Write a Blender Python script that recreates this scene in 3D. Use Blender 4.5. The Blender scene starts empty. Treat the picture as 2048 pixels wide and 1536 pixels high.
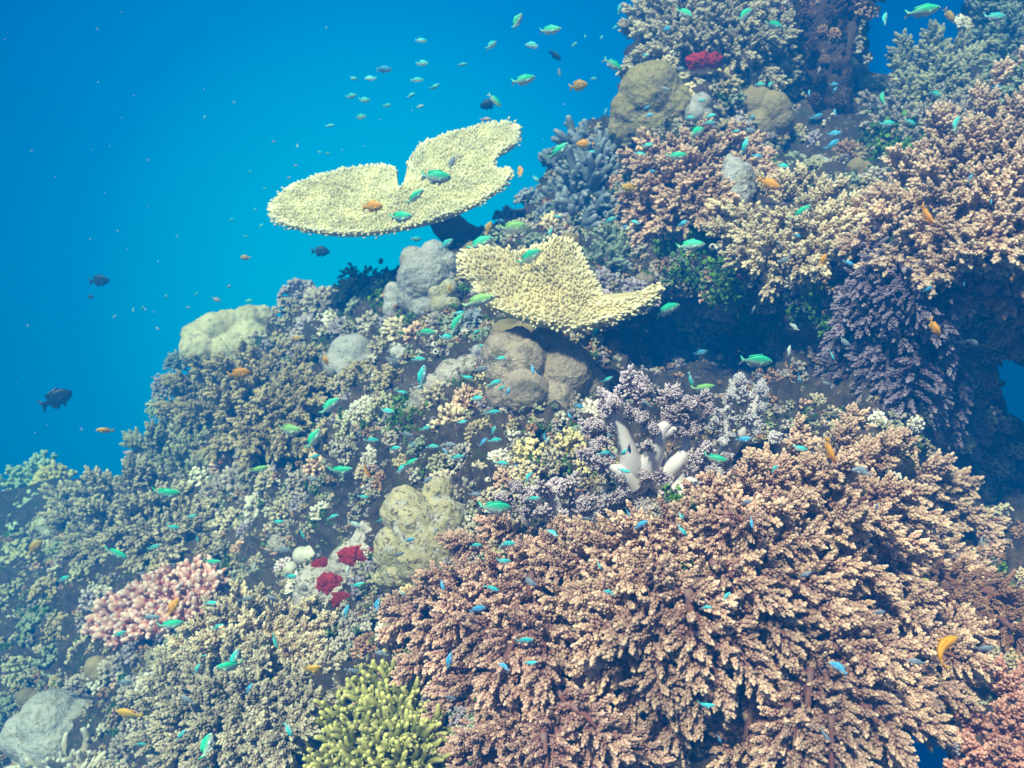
import bpy, math, random
import numpy as np
from mathutils import Vector, Matrix, noise

rng = np.random.default_rng(7)
random.seed(7)
S = bpy.context.scene
COL = S.collection

# ------------------------------------------------------------------ camera
FPX = 1774.0                                  # focal length in pixels of a 2048 wide picture (60 degrees across)
PITCH = math.radians(30)
R = np.array([1.0, 0, 0])
F = np.array([0, math.cos(PITCH), -math.sin(PITCH)])
U = np.array([0, math.sin(PITCH), math.cos(PITCH)])
cam = bpy.data.cameras.new('camera')
cam.sensor_width = 36.0
cam.lens = 36.0 * FPX / 2048.0
cam.clip_start, cam.clip_end = 0.02, 300
cam.dof.use_dof = True
cam.dof.focus_distance = 1.35
cam.dof.aperture_fstop = 9.0
cam_ob = bpy.data.objects.new('camera', cam)
cam_ob.rotation_euler = (math.radians(90) - PITCH, 0, 0)
COL.objects.link(cam_ob)
S.camera = cam_ob
S.view_settings.view_transform = 'Standard'
S.view_settings.look = 'None'
S.view_settings.gamma = 1.0
S.view_settings.exposure = 0.3
S.render.film_transparent = False
S.cycles.use_denoising = True
S.cycles.volume_bounces = 0
S.cycles.max_bounces = 6
S.cycles.diffuse_bounces = 3

# ------------------------------------------------------------------ light: water-filtered sky and one sun
SUN_EL, SUN_AZ = math.radians(67), math.radians(232)      # azimuth clockwise from +y: behind the camera, a little left
sun_from = Vector((math.sin(SUN_AZ) * math.cos(SUN_EL), math.cos(SUN_AZ) * math.cos(SUN_EL), math.sin(SUN_EL)))
W = bpy.data.worlds.new('World')
S.world = W
W.use_nodes = True
nt = W.node_tree
nt.nodes.clear()


def N(tree, kind, **kw):
    n = tree.nodes.new(kind)
    for k, v in kw.items():
        if k == 'inp':
            for i, x in v.items():
                n.inputs[i].default_value = x
        else:
            setattr(n, k, v)
    return n


def ramp(tree, stops, interp='EASE'):
    r = tree.nodes.new('ShaderNodeValToRGB')
    cr = r.color_ramp
    cr.interpolation = interp
    while len(cr.elements) < len(stops):
        cr.elements.new(0.5)
    for e, (p, c) in zip(cr.elements, stops):
        e.position = p
        e.color = (*c, 1)
    return r


tc = N(nt, 'ShaderNodeTexCoord')
sky = N(nt, 'ShaderNodeTexSky', sky_type='NISHITA', sun_disc=False, sun_elevation=SUN_EL, sun_rotation=SUN_AZ)
bright = (F + R * (780 - 1024) / FPX - U * (590 - 768) / FPX)
bright = bright / np.linalg.norm(bright)
dot = N(nt, 'ShaderNodeVectorMath', operation='DOT_PRODUCT', inp={1: tuple(bright)})
nt.links.new(tc.outputs['Generated'], dot.inputs[0])
water_col = ramp(nt, [(0.0, (0.005, 0.045, 0.12)), (0.55, (0.0, 0.05, 0.22)), (0.80, (0.0, 0.02, 0.22)), (0.88, (0.0, 0.045, 0.38)), (0.95, (0.0, 0.17, 0.68)), (1.0, (0.0, 0.42, 0.95))], 'LINEAR')
nt.links.new(dot.outputs['Value'], water_col.inputs[0])
sep = N(nt, 'ShaderNodeSeparateXYZ')
nt.links.new(tc.outputs['Generated'], sep.inputs[0])
up = N(nt, 'ShaderNodeMapRange', interpolation_type='SMOOTHSTEP', inp={1: 0.15, 2: 0.75, 3: 0.0, 4: 1.0})
nt.links.new(sep.outputs['Z'], up.inputs[0])
bg_w = N(nt, 'ShaderNodeBackground', inp={1: 1.0})
nt.links.new(water_col.outputs[0], bg_w.inputs[0])
bg_s = N(nt, 'ShaderNodeBackground', inp={1: 0.07})
nt.links.new(sky.outputs[0], bg_s.inputs[0])
mixw = N(nt, 'ShaderNodeMixShader')
nt.links.new(up.outputs[0], mixw.inputs[0])
nt.links.new(bg_w.outputs[0], mixw.inputs[1])
nt.links.new(bg_s.outputs[0], mixw.inputs[2])
outw = N(nt, 'ShaderNodeOutputWorld')
nt.links.new(mixw.outputs[0], outw.inputs[0])

sun = bpy.data.lights.new('sun', 'SUN')
sun.energy = 5.0
sun.angle = math.radians(6.0)
sun.color = (1.0, 0.95, 0.86)
sun_ob = bpy.data.objects.new('sun', sun)
sun_ob.rotation_euler = sun_from.to_track_quat('Z', 'Y').to_euler()
COL.objects.link(sun_ob)

# ------------------------------------------------------------------ small helpers


def at(px, py, d):
    """World point seen at photo pixel (px, py), d metres along the optical axis."""
    px, py, d = np.broadcast_arrays(np.asarray(px, float), np.asarray(py, float), np.asarray(d, float))
    return d[..., None] * (F + ((px - 1024) / FPX)[..., None] * R - ((py - 768) / FPX)[..., None] * U)


def inside(poly, px, py):
    poly = np.asarray(poly, float)
    px, py = np.asarray(px, float), np.asarray(py, float)
    r = np.zeros(px.shape, bool)
    x0, y0 = poly[-1]
    for x1, y1 in poly:
        c = (y1 > py) != (y0 > py)
        if y1 != y0:
            r ^= c & (px < (x0 - x1) * (py - y1) / (y0 - y1) + x1)
        x0, y0 = x1, y1
    return r


def nearest_on(poly, px, py, closed=True):
    p = np.asarray(poly, float)
    q = np.roll(p, -1, 0) if closed else p[1:]
    p = p if closed else p[:-1]
    best = np.full(px.shape, 1e9)
    bx, by = px.copy(), py.copy()
    for (ax, ay), (cx, cy) in zip(p, q):
        dx, dy = cx - ax, cy - ay
        t = np.clip(((px - ax) * dx + (py - ay) * dy) / (dx * dx + dy * dy + 1e-9), 0, 1)
        x, y = ax + t * dx, ay + t * dy
        s = np.hypot(px - x, py - y)
        m = s < best
        best[m], bx[m], by[m] = s[m], x[m], y[m]
    return best, bx, by


def unit(v):
    v = np.asarray(v, float)
    return v / (np.linalg.norm(v, axis=-1, keepdims=True) + 1e-12)


def frames(d):
    """Rotation matrices (n,3,3) whose third column is d, with random spin."""
    d = unit(np.atleast_2d(d))
    a = np.where(np.abs(d[:, 2:3]) < 0.9, np.array([[0, 0, 1.0]]), np.array([[1.0, 0, 0]]))
    x = unit(np.cross(a, d))
    y = np.cross(d, x)
    return np.stack([x, y, d], -1)


def ico(sub):
    t = (1 + 5 ** 0.5) / 2
    v = [(-1, t, 0), (1, t, 0), (-1, -t, 0), (1, -t, 0), (0, -1, t), (0, 1, t), (0, -1, -t), (0, 1, -t), (t, 0, -1), (t, 0, 1), (-t, 0, -1), (-t, 0, 1)]
    f = [(0, 11, 5), (0, 5, 1), (0, 1, 7), (0, 7, 10), (0, 10, 11), (1, 5, 9), (5, 11, 4), (11, 10, 2), (10, 7, 6), (7, 1, 8), (3, 9, 4), (3, 4, 2), (3, 2, 6), (3, 6, 8), (3, 8, 9), (4, 9, 5), (2, 4, 11), (6, 2, 10), (8, 6, 7), (9, 8, 1)]
    v = [list(unit(np.array(p))) for p in v]
    for _ in range(sub):
        mid, nf = {}, []

        def m(a, b):
            k = (min(a, b), max(a, b))
            if k not in mid:
                v.append(list(unit((np.array(v[a]) + np.array(v[b])) / 2)))
                mid[k] = len(v) - 1
            return mid[k]
        for a, b, c in f:
            ab, bc, ca = m(a, b), m(b, c), m(c, a)
            nf += [(a, ab, ca), (b, bc, ab), (c, ca, bc), (ab, bc, ca)]
        f = nf
    return np.array(v), np.array(f)


ICO = {k: ico(k) for k in (0, 1, 2, 3, 5)}


class MB:
    """Collects triangles, a per-vertex tip value and a per-face material index for ONE mesh."""

    def __init__(self):
        self.v, self.f, self.t, self.m, self.n = [], [], [], [], 0

    def add(self, v, f, tip=0.0, mat=0):
        v = np.asarray(v, float)
        f = np.asarray(f, int)
        self.v.append(v)
        self.f.append(f + self.n)
        self.t.append(np.broadcast_to(np.asarray(tip, float), (len(v),)))
        self.m.append(np.full(len(f), mat, int))
        self.n += len(v)

    def blobs(self, c, d, r, el=1.0, tip=0.0, sub=1, mat=0, grad=0.35):
        """Many rounded knobs at once: centres c, axes d, radii r, elongation el along the axis."""
        tv, tf = ICO[sub]
        c = np.atleast_2d(c)
        n = len(c)
        fr = frames(np.broadcast_to(d, (n, 3)))
        r = np.broadcast_to(np.asarray(r, float), (n,))
        el = np.broadcast_to(np.asarray(el, float), (n,))
        tip = np.broadcast_to(np.asarray(tip, float), (n,))
        loc = tv[None] * np.stack([r, r, r * el], -1)[:, None, :]
        w = np.einsum('nij,nkj->nki', fr, loc) + c[:, None, :]
        tt = np.clip(tip[:, None] + grad * tv[None, :, 2], 0, 1)
        ff = tf[None] + (np.arange(n) * len(tv))[:, None, None]
        self.add(w.reshape(-1, 3), ff.reshape(-1, 3), tt.reshape(-1), mat)

    def tube(self, pts, rad, seg=10, tip=0.0, mat=0, sub=4, cap=True, wob=0.0):
        pts, rad = np.asarray(pts, float), np.asarray(rad, float)
        if sub > 1 and len(pts) > 2:
            P, Q = [], []
            ext = np.vstack([2 * pts[0] - pts[1], pts, 2 * pts[-1] - pts[-2]])
            for i in range(len(pts) - 1):
                p0, p1, p2, p3 = ext[i:i + 4]
                for k in range(sub):
                    t = k / sub
                    P.append(0.5 * (2 * p1 + (p2 - p0) * t + (2 * p0 - 5 * p1 + 4 * p2 - p3) * t * t + (3 * p1 - p0 - 3 * p2 + p3) * t ** 3))
                    Q.append(rad[i] * (1 - t) + rad[i + 1] * t)
            pts, rad = np.array(P + [pts[-1]]), np.array(Q + [rad[-1]])
        if cap:                                                       # a rounded end
            d = unit(pts[-1] - pts[-2])
            pts = np.vstack([pts, pts[-1] + d * rad[-1] * 0.6, pts[-1] + d * rad[-1] * 0.9])
            rad = np.concatenate([rad, [rad[-1] * 0.72, rad[-1] * 0.1]])
        n = len(pts)
        tan = unit(np.gradient(pts, axis=0))
        a = np.array([0.3, 0.5, 0.81])
        x = unit(np.cross(np.broadcast_to(a, tan.shape), tan))
        y = np.cross(tan, x)
        an = np.linspace(0, 2 * math.pi, seg, endpoint=False)
        rr = rad[:, None] * (1 + (wob * rng.standard_normal((n, seg)) if wob else 0))
        v = pts[:, None] + rr[..., None] * (np.cos(an)[None, :, None] * x[:, None] + np.sin(an)[None, :, None] * y[:, None])
        i = np.arange(n - 1)[:, None] * seg
        j = np.arange(seg)[None]
        k = (j + 1) % seg
        q0, q1, q2, q3 = (i + j).ravel(), (i + k).ravel(), (i + seg + k).ravel(), (i + seg + j).ravel()
        f = np.vstack([np.stack([q0, q1, q2], -1), np.stack([q0, q2, q3], -1)])
        ramp_ = np.ones(n) if 0.59 < tip < 0.61 else np.linspace(0, 1, n) ** 1.8
        tv = np.repeat(ramp_ * tip, seg)
        self.add(v.reshape(-1, 3), f, tv, mat)

    def mesh(self, name, mats=(), smooth=True):
        v, f = np.vstack(self.v), np.vstack(self.f)
        me = bpy.data.meshes.new(name)
        me.vertices.add(len(v))
        me.vertices.foreach_set('co', v.astype(np.float32).ravel())
        me.loops.add(len(f) * 3)
        me.loops.foreach_set('vertex_index', f.astype(np.int32).ravel())
        me.polygons.add(len(f))
        me.polygons.foreach_set('loop_start', (np.arange(len(f)) * 3).astype(np.int32))
        for m in mats:
            me.materials.append(m)
        me.polygons.foreach_set('material_index', np.concatenate(self.m).astype(np.int32))
        me.polygons.foreach_set('use_smooth', np.full(len(f), smooth))
        at_ = me.attributes.new('tip', 'FLOAT', 'POINT')
        at_.data.foreach_set('value', np.concatenate(self.t).astype(np.float32))
        me.update(calc_edges=True)
        me.validate()
        return me


def link(name, me, parent=None):
    o = bpy.data.objects.new(name, me)
    COL.objects.link(o)
    if parent is not None:
        o.parent = parent
    return o


def inst(name, me, mat, loc, rot3, scale, parent=None, ploc=None):
    """An object that shares mesh data but carries its own material. rot3: 3x3 columns."""
    o = link(name, me, parent)
    M = Matrix.Identity(4)
    sc = np.broadcast_to(np.asarray(scale, float), (3,))
    for i in range(3):
        for j in range(3):
            M[i][j] = rot3[i][j] * sc[j]
        M[i][3] = loc[i] - (0 if ploc is None else ploc[i])
    o.matrix_local = M
    if mat is not None:
        o.material_slots[0].link = 'OBJECT'
        o.material_slots[0].material = mat
    return o


THINGS = []        # [object, photo x, photo y, half width, half height, nick]


def tag(o, label, cat, group=None):
    o['label'] = label
    o['category'] = cat
    if group:
        o['group'] = group
    return o


def root(name, loc):
    o = bpy.data.objects.new(name, None)
    o.empty_display_size = 0.02
    COL.objects.link(o)
    o.location = loc
    return o


def mark(o, poly, nick):
    p = np.asarray(poly, float)
    lo, hi = p.min(0), p.max(0)
    THINGS.append([o, *((lo + hi) / 2), *((hi - lo) / 2), nick])


# ------------------------------------------------------------------ materials


def coral_mat(name, base, tip, rough=0.75, nscale=60.0, namp=0.25, bump=0.25, var=0.16, spots=None, pits=0.0):
    m = bpy.data.materials.new(name)
    m.use_nodes = True
    t = m.node_tree
    b = t.nodes['Principled BSDF']
    b.inputs['Roughness'].default_value = rough
    b.inputs['Specular IOR Level'].default_value = 0.25
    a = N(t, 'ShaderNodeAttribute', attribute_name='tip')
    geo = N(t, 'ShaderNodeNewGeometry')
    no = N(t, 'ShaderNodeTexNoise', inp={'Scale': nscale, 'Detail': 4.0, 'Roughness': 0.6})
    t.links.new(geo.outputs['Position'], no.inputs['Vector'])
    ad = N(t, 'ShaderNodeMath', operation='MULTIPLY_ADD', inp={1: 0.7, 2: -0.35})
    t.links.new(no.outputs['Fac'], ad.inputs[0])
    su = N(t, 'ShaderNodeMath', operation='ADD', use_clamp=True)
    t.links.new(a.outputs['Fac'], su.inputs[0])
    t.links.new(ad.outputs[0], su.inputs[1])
    mix = N(t, 'ShaderNodeMix', data_type='RGBA')  # coral's own paler tips; the darker bases also have inner shade painted in
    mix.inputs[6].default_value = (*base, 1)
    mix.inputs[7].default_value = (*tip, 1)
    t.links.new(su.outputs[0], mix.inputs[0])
    oi = N(t, 'ShaderNodeObjectInfo')
    n2 = N(t, 'ShaderNodeTexNoise', inp={'Scale': nscale * 0.17, 'Detail': 3.0})
    t.links.new(geo.outputs['Position'], n2.inputs['Vector'])
    v1 = N(t, 'ShaderNodeMapRange', inp={1: 0, 2: 1, 3: 1 - var, 4: 1 + var})
    t.links.new(oi.outputs['Random'], v1.inputs[0])
    v2 = N(t, 'ShaderNodeMapRange', inp={1: 0.25, 2: 0.75, 3: 1 - namp, 4: 1 + namp})
    t.links.new(n2.outputs['Fac'], v2.inputs[0])
    v3 = N(t, 'ShaderNodeMath', operation='MULTIPLY')
    t.links.new(v1.outputs[0], v3.inputs[0])
    t.links.new(v2.outputs[0], v3.inputs[1])
    hs = N(t, 'ShaderNodeHueSaturation')
    t.links.new(mix.outputs[2], hs.inputs['Color'])
    t.links.new(v3.outputs[0], hs.inputs['Value'])
    last = hs.outputs[0]
    for k, (sc, lo, hi, colr) in enumerate(spots or ()):
        n3 = N(t, 'ShaderNodeTexNoise', inp={'Scale': sc, 'Detail': 5.0, 'Roughness': 0.65, 'Distortion': 0.4})
        of = N(t, 'ShaderNodeVectorMath', operation='ADD', inp={1: (3.1 * k + 1, 1.7 * k, 5.3)})
        t.links.new(geo.outputs['Position'], of.inputs[0])
        t.links.new(of.outputs[0], n3.inputs['Vector'])
        mr = N(t, 'ShaderNodeMapRange', interpolation_type='SMOOTHSTEP', inp={1: lo, 2: hi, 3: 0, 4: 1})
        t.links.new(n3.outputs['Fac'], mr.inputs[0])
        mx = N(t, 'ShaderNodeMix', data_type='RGBA')
        t.links.new(mr.outputs[0], mx.inputs[0])
        t.links.new(last, mx.inputs[6])
        mx.inputs[7].default_value = (*colr, 1)
        last = mx.outputs[2]
    t.links.new(last, b.inputs['Base Color'])
    if bump:
        bp = N(t, 'ShaderNodeBump', inp={'Strength': bump, 'Distance': 0.004})
        n4 = N(t, 'ShaderNodeTexNoise', inp={'Scale': nscale * 4, 'Detail': 3.0})
        t.links.new(geo.outputs['Position'], n4.inputs['Vector'])
        t.links.new(n4.outputs['Fac'], bp.inputs['Height'])
        last_n = bp.outputs[0]
        if pits:
            vo = N(t, 'ShaderNodeTexVoronoi', inp={'Scale': 130.0})
            t.links.new(geo.outputs['Position'], vo.inputs['Vector'])
            b2 = N(t, 'ShaderNodeBump', inp={'Strength': pits, 'Distance': 0.004})
            t.links.new(vo.outputs['Distance'], b2.inputs['Height'])
            t.links.new(last_n, b2.inputs['Normal'])
            n5 = N(t, 'ShaderNodeTexNoise', inp={'Scale': 28.0, 'Detail': 6.0, 'Roughness': 0.7})
            t.links.new(geo.outputs['Position'], n5.inputs['Vector'])
            b3 = N(t, 'ShaderNodeBump', inp={'Strength': pits, 'Distance': 0.02})
            t.links.new(n5.outputs['Fac'], b3.inputs['Height'])
            t.links.new(b2.outputs[0], b3.inputs['Normal'])
            last_n = b3.outputs[0]
        t.links.new(last_n, b.inputs['Normal'])
    return m


M = {
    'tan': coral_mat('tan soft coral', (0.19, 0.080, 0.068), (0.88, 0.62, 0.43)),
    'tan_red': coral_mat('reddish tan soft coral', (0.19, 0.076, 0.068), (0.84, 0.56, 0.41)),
    'tan_pale': coral_mat('pale pinkish soft coral', (0.26, 0.14, 0.10), (0.78, 0.57, 0.40)),
    'brown': coral_mat('brown soft coral', (0.20, 0.09, 0.06), (0.52, 0.31, 0.19)),
    'rose': coral_mat('rose soft coral', (0.28, 0.10, 0.08), (0.76, 0.42, 0.31)),
    'purple': coral_mat('purple soft coral', (0.09, 0.06, 0.095), (0.38, 0.30, 0.37)),
    'lilac': coral_mat('lilac polyps', (0.27, 0.185, 0.22), (0.86, 0.74, 0.78)),
    'whitish': coral_mat('whitish polyps', (0.50, 0.45, 0.50), (0.88, 0.84, 0.86)),
    'cream': coral_mat('cream soft coral', (0.26, 0.15, 0.08), (0.90, 0.76, 0.52)),
    'beige': coral_mat('beige soft coral', (0.17, 0.14, 0.10), (0.70, 0.60, 0.43)),
    'olive': coral_mat('olive tan soft coral', (0.15, 0.11, 0.06), (0.62, 0.50, 0.29)),
    'sage': coral_mat('sage soft coral', (0.20, 0.20, 0.13), (0.55, 0.52, 0.34)),
    'greygreen': coral_mat('grey green coral', (0.12, 0.16, 0.12), (0.36, 0.42, 0.30)),
    'greyblue': coral_mat('grey blue coral', (0.10, 0.13, 0.17), (0.34, 0.38, 0.44)),
    'greybrown': coral_mat('grey brown coral', (0.16, 0.13, 0.12), (0.56, 0.49, 0.42)),
    'violet': coral_mat('dull violet coral', (0.15, 0.12, 0.16), (0.50, 0.43, 0.50)),
    'white': coral_mat('white coral', (0.55, 0.47, 0.36), (0.92, 0.88, 0.78)),
    'pink': coral_mat('pink coral', (0.60, 0.20, 0.16), (0.95, 0.74, 0.68)),
    'yellow': coral_mat('yellow green coral', (0.10, 0.115, 0.014), (0.80, 0.75, 0.26)),
    'plate': coral_mat('cream yellow plate coral', (0.42, 0.36, 0.16), (0.93, 0.88, 0.62)),
    'straw': coral_mat('straw yellow plate coral', (0.36, 0.27, 0.11), (0.92, 0.83, 0.54)),
    'butter': coral_mat('butter yellow coral', (0.50, 0.38, 0.12), (0.90, 0.78, 0.42)),
    'turq': coral_mat('turquoise grey coral', (0.16, 0.24, 0.20), (0.55, 0.66, 0.52)),
    'algae': coral_mat('green algae', (0.030, 0.090, 0.012), (0.16, 0.36, 0.035), rough=0.5),
    'stalk': coral_mat('white fleshy stalk', (0.66, 0.60, 0.58), (0.80, 0.75, 0.76), rough=0.5, nscale=25, namp=0.08, bump=0.06, var=0.05),
    'flesh': coral_mat('pinkish fleshy stalk', (0.18, 0.095, 0.085), (0.27, 0.16, 0.145), rough=0.55, nscale=25, namp=0.12, bump=0.08),
    'dusk': coral_mat('dusky fleshy stalk', (0.20, 0.16, 0.19), (0.36, 0.31, 0.35), rough=0.6, nscale=25, bump=0.1),
    'porites': coral_mat('grey brown massive coral', (0.27, 0.215, 0.175), (0.38, 0.30, 0.235), nscale=45, namp=0.32, bump=0.8, spots=((30, 0.50, 0.64, (0.19, 0.16, 0.12)), (220, 0.60, 0.65, (0.72, 0.65, 0.52))), pits=0.45),
    'lumpy': coral_mat('yellow grey massive coral', (0.33, 0.29, 0.16), (0.50, 0.44, 0.26), nscale=35, namp=0.3, bump=0.9, spots=((40, 0.50, 0.60, (0.52, 0.49, 0.42)), (90, 0.55, 0.62, (0.15, 0.13, 0.085)), (240, 0.60, 0.66, (0.66, 0.60, 0.46))), pits=0.45),
    'brain': coral_mat('olive massive coral', (0.29, 0.235, 0.11), (0.42, 0.345, 0.17), nscale=40, namp=0.3, bump=0.9, spots=((22, 0.50, 0.62, (0.19, 0.165, 0.11)), (120, 0.57, 0.64, (0.52, 0.46, 0.3))), pits=0.45),
    'paleg': coral_mat('pale grey massive coral', (0.42, 0.41, 0.43), (0.58, 0.56, 0.56), nscale=30, namp=0.22, bump=0.6, spots=((22, 0.50, 0.64, (0.36, 0.33, 0.26)), (70, 0.56, 0.63, (0.24, 0.24, 0.23))), pits=0.45),
    'fold': coral_mat('cream folded coral', (0.56, 0.50, 0.34), (0.76, 0.69, 0.50), nscale=30, namp=0.2, bump=0.6, spots=((35, 0.52, 0.62, (0.36, 0.34, 0.27)),), pits=0.45),
    'dullb': coral_mat('dull brown massive coral', (0.26, 0.20, 0.11), (0.34, 0.27, 0.15), nscale=30, bump=0.25, pits=0.45),
    'rubble': coral_mat('encrusted pale rock', (0.46, 0.40, 0.36), (0.66, 0.60, 0.56), nscale=60, namp=0.35, bump=0.9, spots=((70, 0.52, 0.6, (0.22, 0.2, 0.15)), (110, 0.6, 0.66, (0.8, 0.72, 0.66))), pits=0.45),
    'red': coral_mat('red sponge', (0.26, 0.010, 0.012), (0.46, 0.03, 0.025), nscale=50, namp=0.4, bump=1.0, spots=((90, 0.6, 0.66, (0.16, 0.02, 0.02)),), pits=0.45),
    'darkcol': coral_mat('dark encrusted column', (0.055, 0.035, 0.03), (0.12, 0.07, 0.05), nscale=25, namp=0.4, bump=0.8, spots=((18, 0.55, 0.68, (0.28, 0.10, 0.06)), (60, 0.62, 0.68, (0.26, 0.24, 0.2))), pits=0.45),
    'rock': coral_mat('reef rock', (0.030, 0.024, 0.022), (0.10, 0.075, 0.06), nscale=22, namp=0.45, bump=1.0,
                      spots=((14, 0.55, 0.66, (0.04, 0.05, 0.02)), (26, 0.58, 0.66, (0.13, 0.08, 0.085)), (60, 0.60, 0.66, (0.24, 0.21, 0.17)), (40, 0.62, 0.7, (0.028, 0.022, 0.024))), pits=0.45),
    'squirt': coral_mat('white sea squirt', (0.72, 0.68, 0.58), (0.85, 0.82, 0.74), rough=0.5, bump=0.1),
    'hole': coral_mat('dark opening', (0.02, 0.02, 0.02), (0.03, 0.03, 0.03)),
}

# ------------------------------------------------------------------ the reef body: distance of the slope at pixels of the photo
CP = [(-300, 1850, 1.35), (0, 1850, 1.2), (700, 1850, 1.0), (1100, 1850, 0.95), (1500, 1850, 0.9), (2350, 1850, 0.9),
      (-300, 1600, 1.6), (-100, 1600, 1.5), (300, 1600, 1.28), (700, 1600, 1.15), (1100, 1600, 1.1), (1500, 1600, 1.08), (2150, 1600, 1.05),
      (-300, 1300, 2.1), (0, 1300, 1.75), (200, 1320, 1.65), (500, 1300, 1.5), (740, 1250, 1.6), (1000, 1300, 1.32), (1300, 1300, 1.25), (1600, 1300, 1.22), (2000, 1300, 1.3), (2350, 1300, 1.3),
      (-300, 1100, 2.7), (0, 1100, 2.25), (200, 1100, 2.0), (520, 1090, 2.05), (650, 1060, 2.0), (850, 1100, 1.65), (1100, 1100, 1.45), (1400, 1100, 1.36), (1700, 1100, 1.36), (2030, 1080, 1.75), (1960, 1000, 2.3), (1930, 900, 2.2), (2350, 1100, 1.9),
      (-300, 960, 3.3), (0, 960, 2.85), (130, 960, 2.75), (300, 960, 2.4), (550, 960, 2.2), (700, 985, 2.12), (800, 950, 2.05), (1000, 950, 1.8), (1200, 950, 1.6), (1500, 930, 1.55), (1800, 930, 1.6), (2050, 930, 2.35), (2350, 950, 2.2),
      (330, 810, 2.75), (500, 800, 2.5), (700, 800, 2.36), (900, 800, 2.18), (1100, 800, 2.0), (1300, 800, 2.08), (1500, 790, 2.05), (1700, 790, 2.0), (1850, 780, 1.95), (2050, 760, 2.1), (2350, 750, 2.0),
      (390, 700, 2.95), (500, 700, 2.8), (700, 700, 2.65), (870, 690, 2.62), (1050, 690, 2.35), (1300, 690, 3.0), (1480, 690, 2.85), (1650, 700, 2.2), (1900, 680, 1.95), (2050, 700, 2.0),
      (580, 600, 3.1), (700, 600, 3.0), (850, 600, 2.85), (1000, 590, 2.65), (1250, 590, 2.5), (1450, 600, 2.32), (1650, 600, 2.1), (1850, 590, 1.9), (2050, 600, 1.9), (2350, 600, 1.8),
      (800, 510, 3.3), (950, 490, 3.1), (1100, 490, 2.95), (1250, 500, 2.75), (1400, 510, 2.5), (1600, 500, 2.3), (1800, 490, 2.05), (2050, 490, 1.9),
      (1020, 410, 3.4), (1150, 390, 3.15), (1300, 390, 2.75), (1450, 390, 2.6), (1640, 390, 2.6), (1800, 400, 2.3), (2050, 390, 2.0), (2350, 390, 1.9),
      (1100, 290, 3.6), (1250, 300, 3.05), (1400, 290, 2.9), (1600, 290, 3.15), (1750, 290, 3.0), (1900, 280, 2.5), (2050, 290, 2.15),
      (1230, 200, 3.6), (1300, 200, 3.2), (1400, 190, 3.05), (1560, 210, 3.35), (1700, 200, 3.3), (1850, 200, 3.25), (2050, 190, 2.7), (2350, 200, 2.4),
      (1270, 100, 3.6), (1400, 100, 3.3), (1550, 100, 3.3), (1690, 110, 3.5), (1830, 100, 3.9), (2000, 90, 3.5), (2350, 90, 3.0),
      (1290, 0, 3.8), (1450, 0, 3.5), (1600, 0, 3.45), (1700, 0, 3.5), (1980, 0, 3.6), (2350, 0, 3.2),
      (1300, -250, 4.1), (1450, -250, 3.8), (1700, -250, 3.7), (2350, -250, 3.4)]
CP = np.array(CP, float)
CP[:, 2] *= 1 + 0.95 * np.clip((820 - CP[:, 0]) / 820, 0, 1.2)        # the slope runs away from the camera on the open-water side


def _tps_fit(P):
    x = P[:, :2] / 500.0
    r2 = ((x[:, None] - x[None]) ** 2).sum(-1)
    K = np.where(r2 > 0, r2 * np.log(r2 + 1e-12), 0) * 0.5 + np.eye(len(P)) * 2e-3
    A = np.hstack([np.ones((len(P), 1)), x])
    L = np.vstack([np.hstack([K, A]), np.hstack([A.T, np.zeros((3, 3))])])
    return np.linalg.solve(L, np.concatenate([P[:, 2], np.zeros(3)])), x


TW, TX = _tps_fit(CP)


def depth(px, py):
    px, py = np.atleast_1d(np.asarray(px, float)), np.atleast_1d(np.asarray(py, float))
    q = np.stack([px.ravel(), py.ravel()], -1) / 500.0
    r2 = ((q[:, None] - TX[None]) ** 2).sum(-1)
    d = (np.where(r2 > 0, r2 * np.log(r2 + 1e-12), 0) * 0.5) @ TW[:-3] + TW[-3] + q @ TW[-2:]
    return np.clip(d, 0.8, 7.2).reshape(px.shape)


OPEN = [(-900, 960), (0, 985), (120, 985), (230, 975), (285, 915), (335, 830), (380, 740), (440, 690), (560, 640), (600, 590), (680, 575), (770, 540), (880, 520), (960, 460), (1060, 410),
        (1105, 310), (1150, 260), (1225, 240), (1250, 160), (1280, 70), (1275, -900), (-900, -900)]
GAP = [(1722, -900), (1728, 60), (1745, 170), (1800, 130), (1880, 115), (1930, 80), (1945, -900)]
HOLES = [[(2002, 742), (2022, 722), (2075, 745), (2075, 850), (2015, 825)], [(1800, 1560), (1812, 1490), (1860, 1450), (1900, 1500), (1885, 1560)]]


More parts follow.
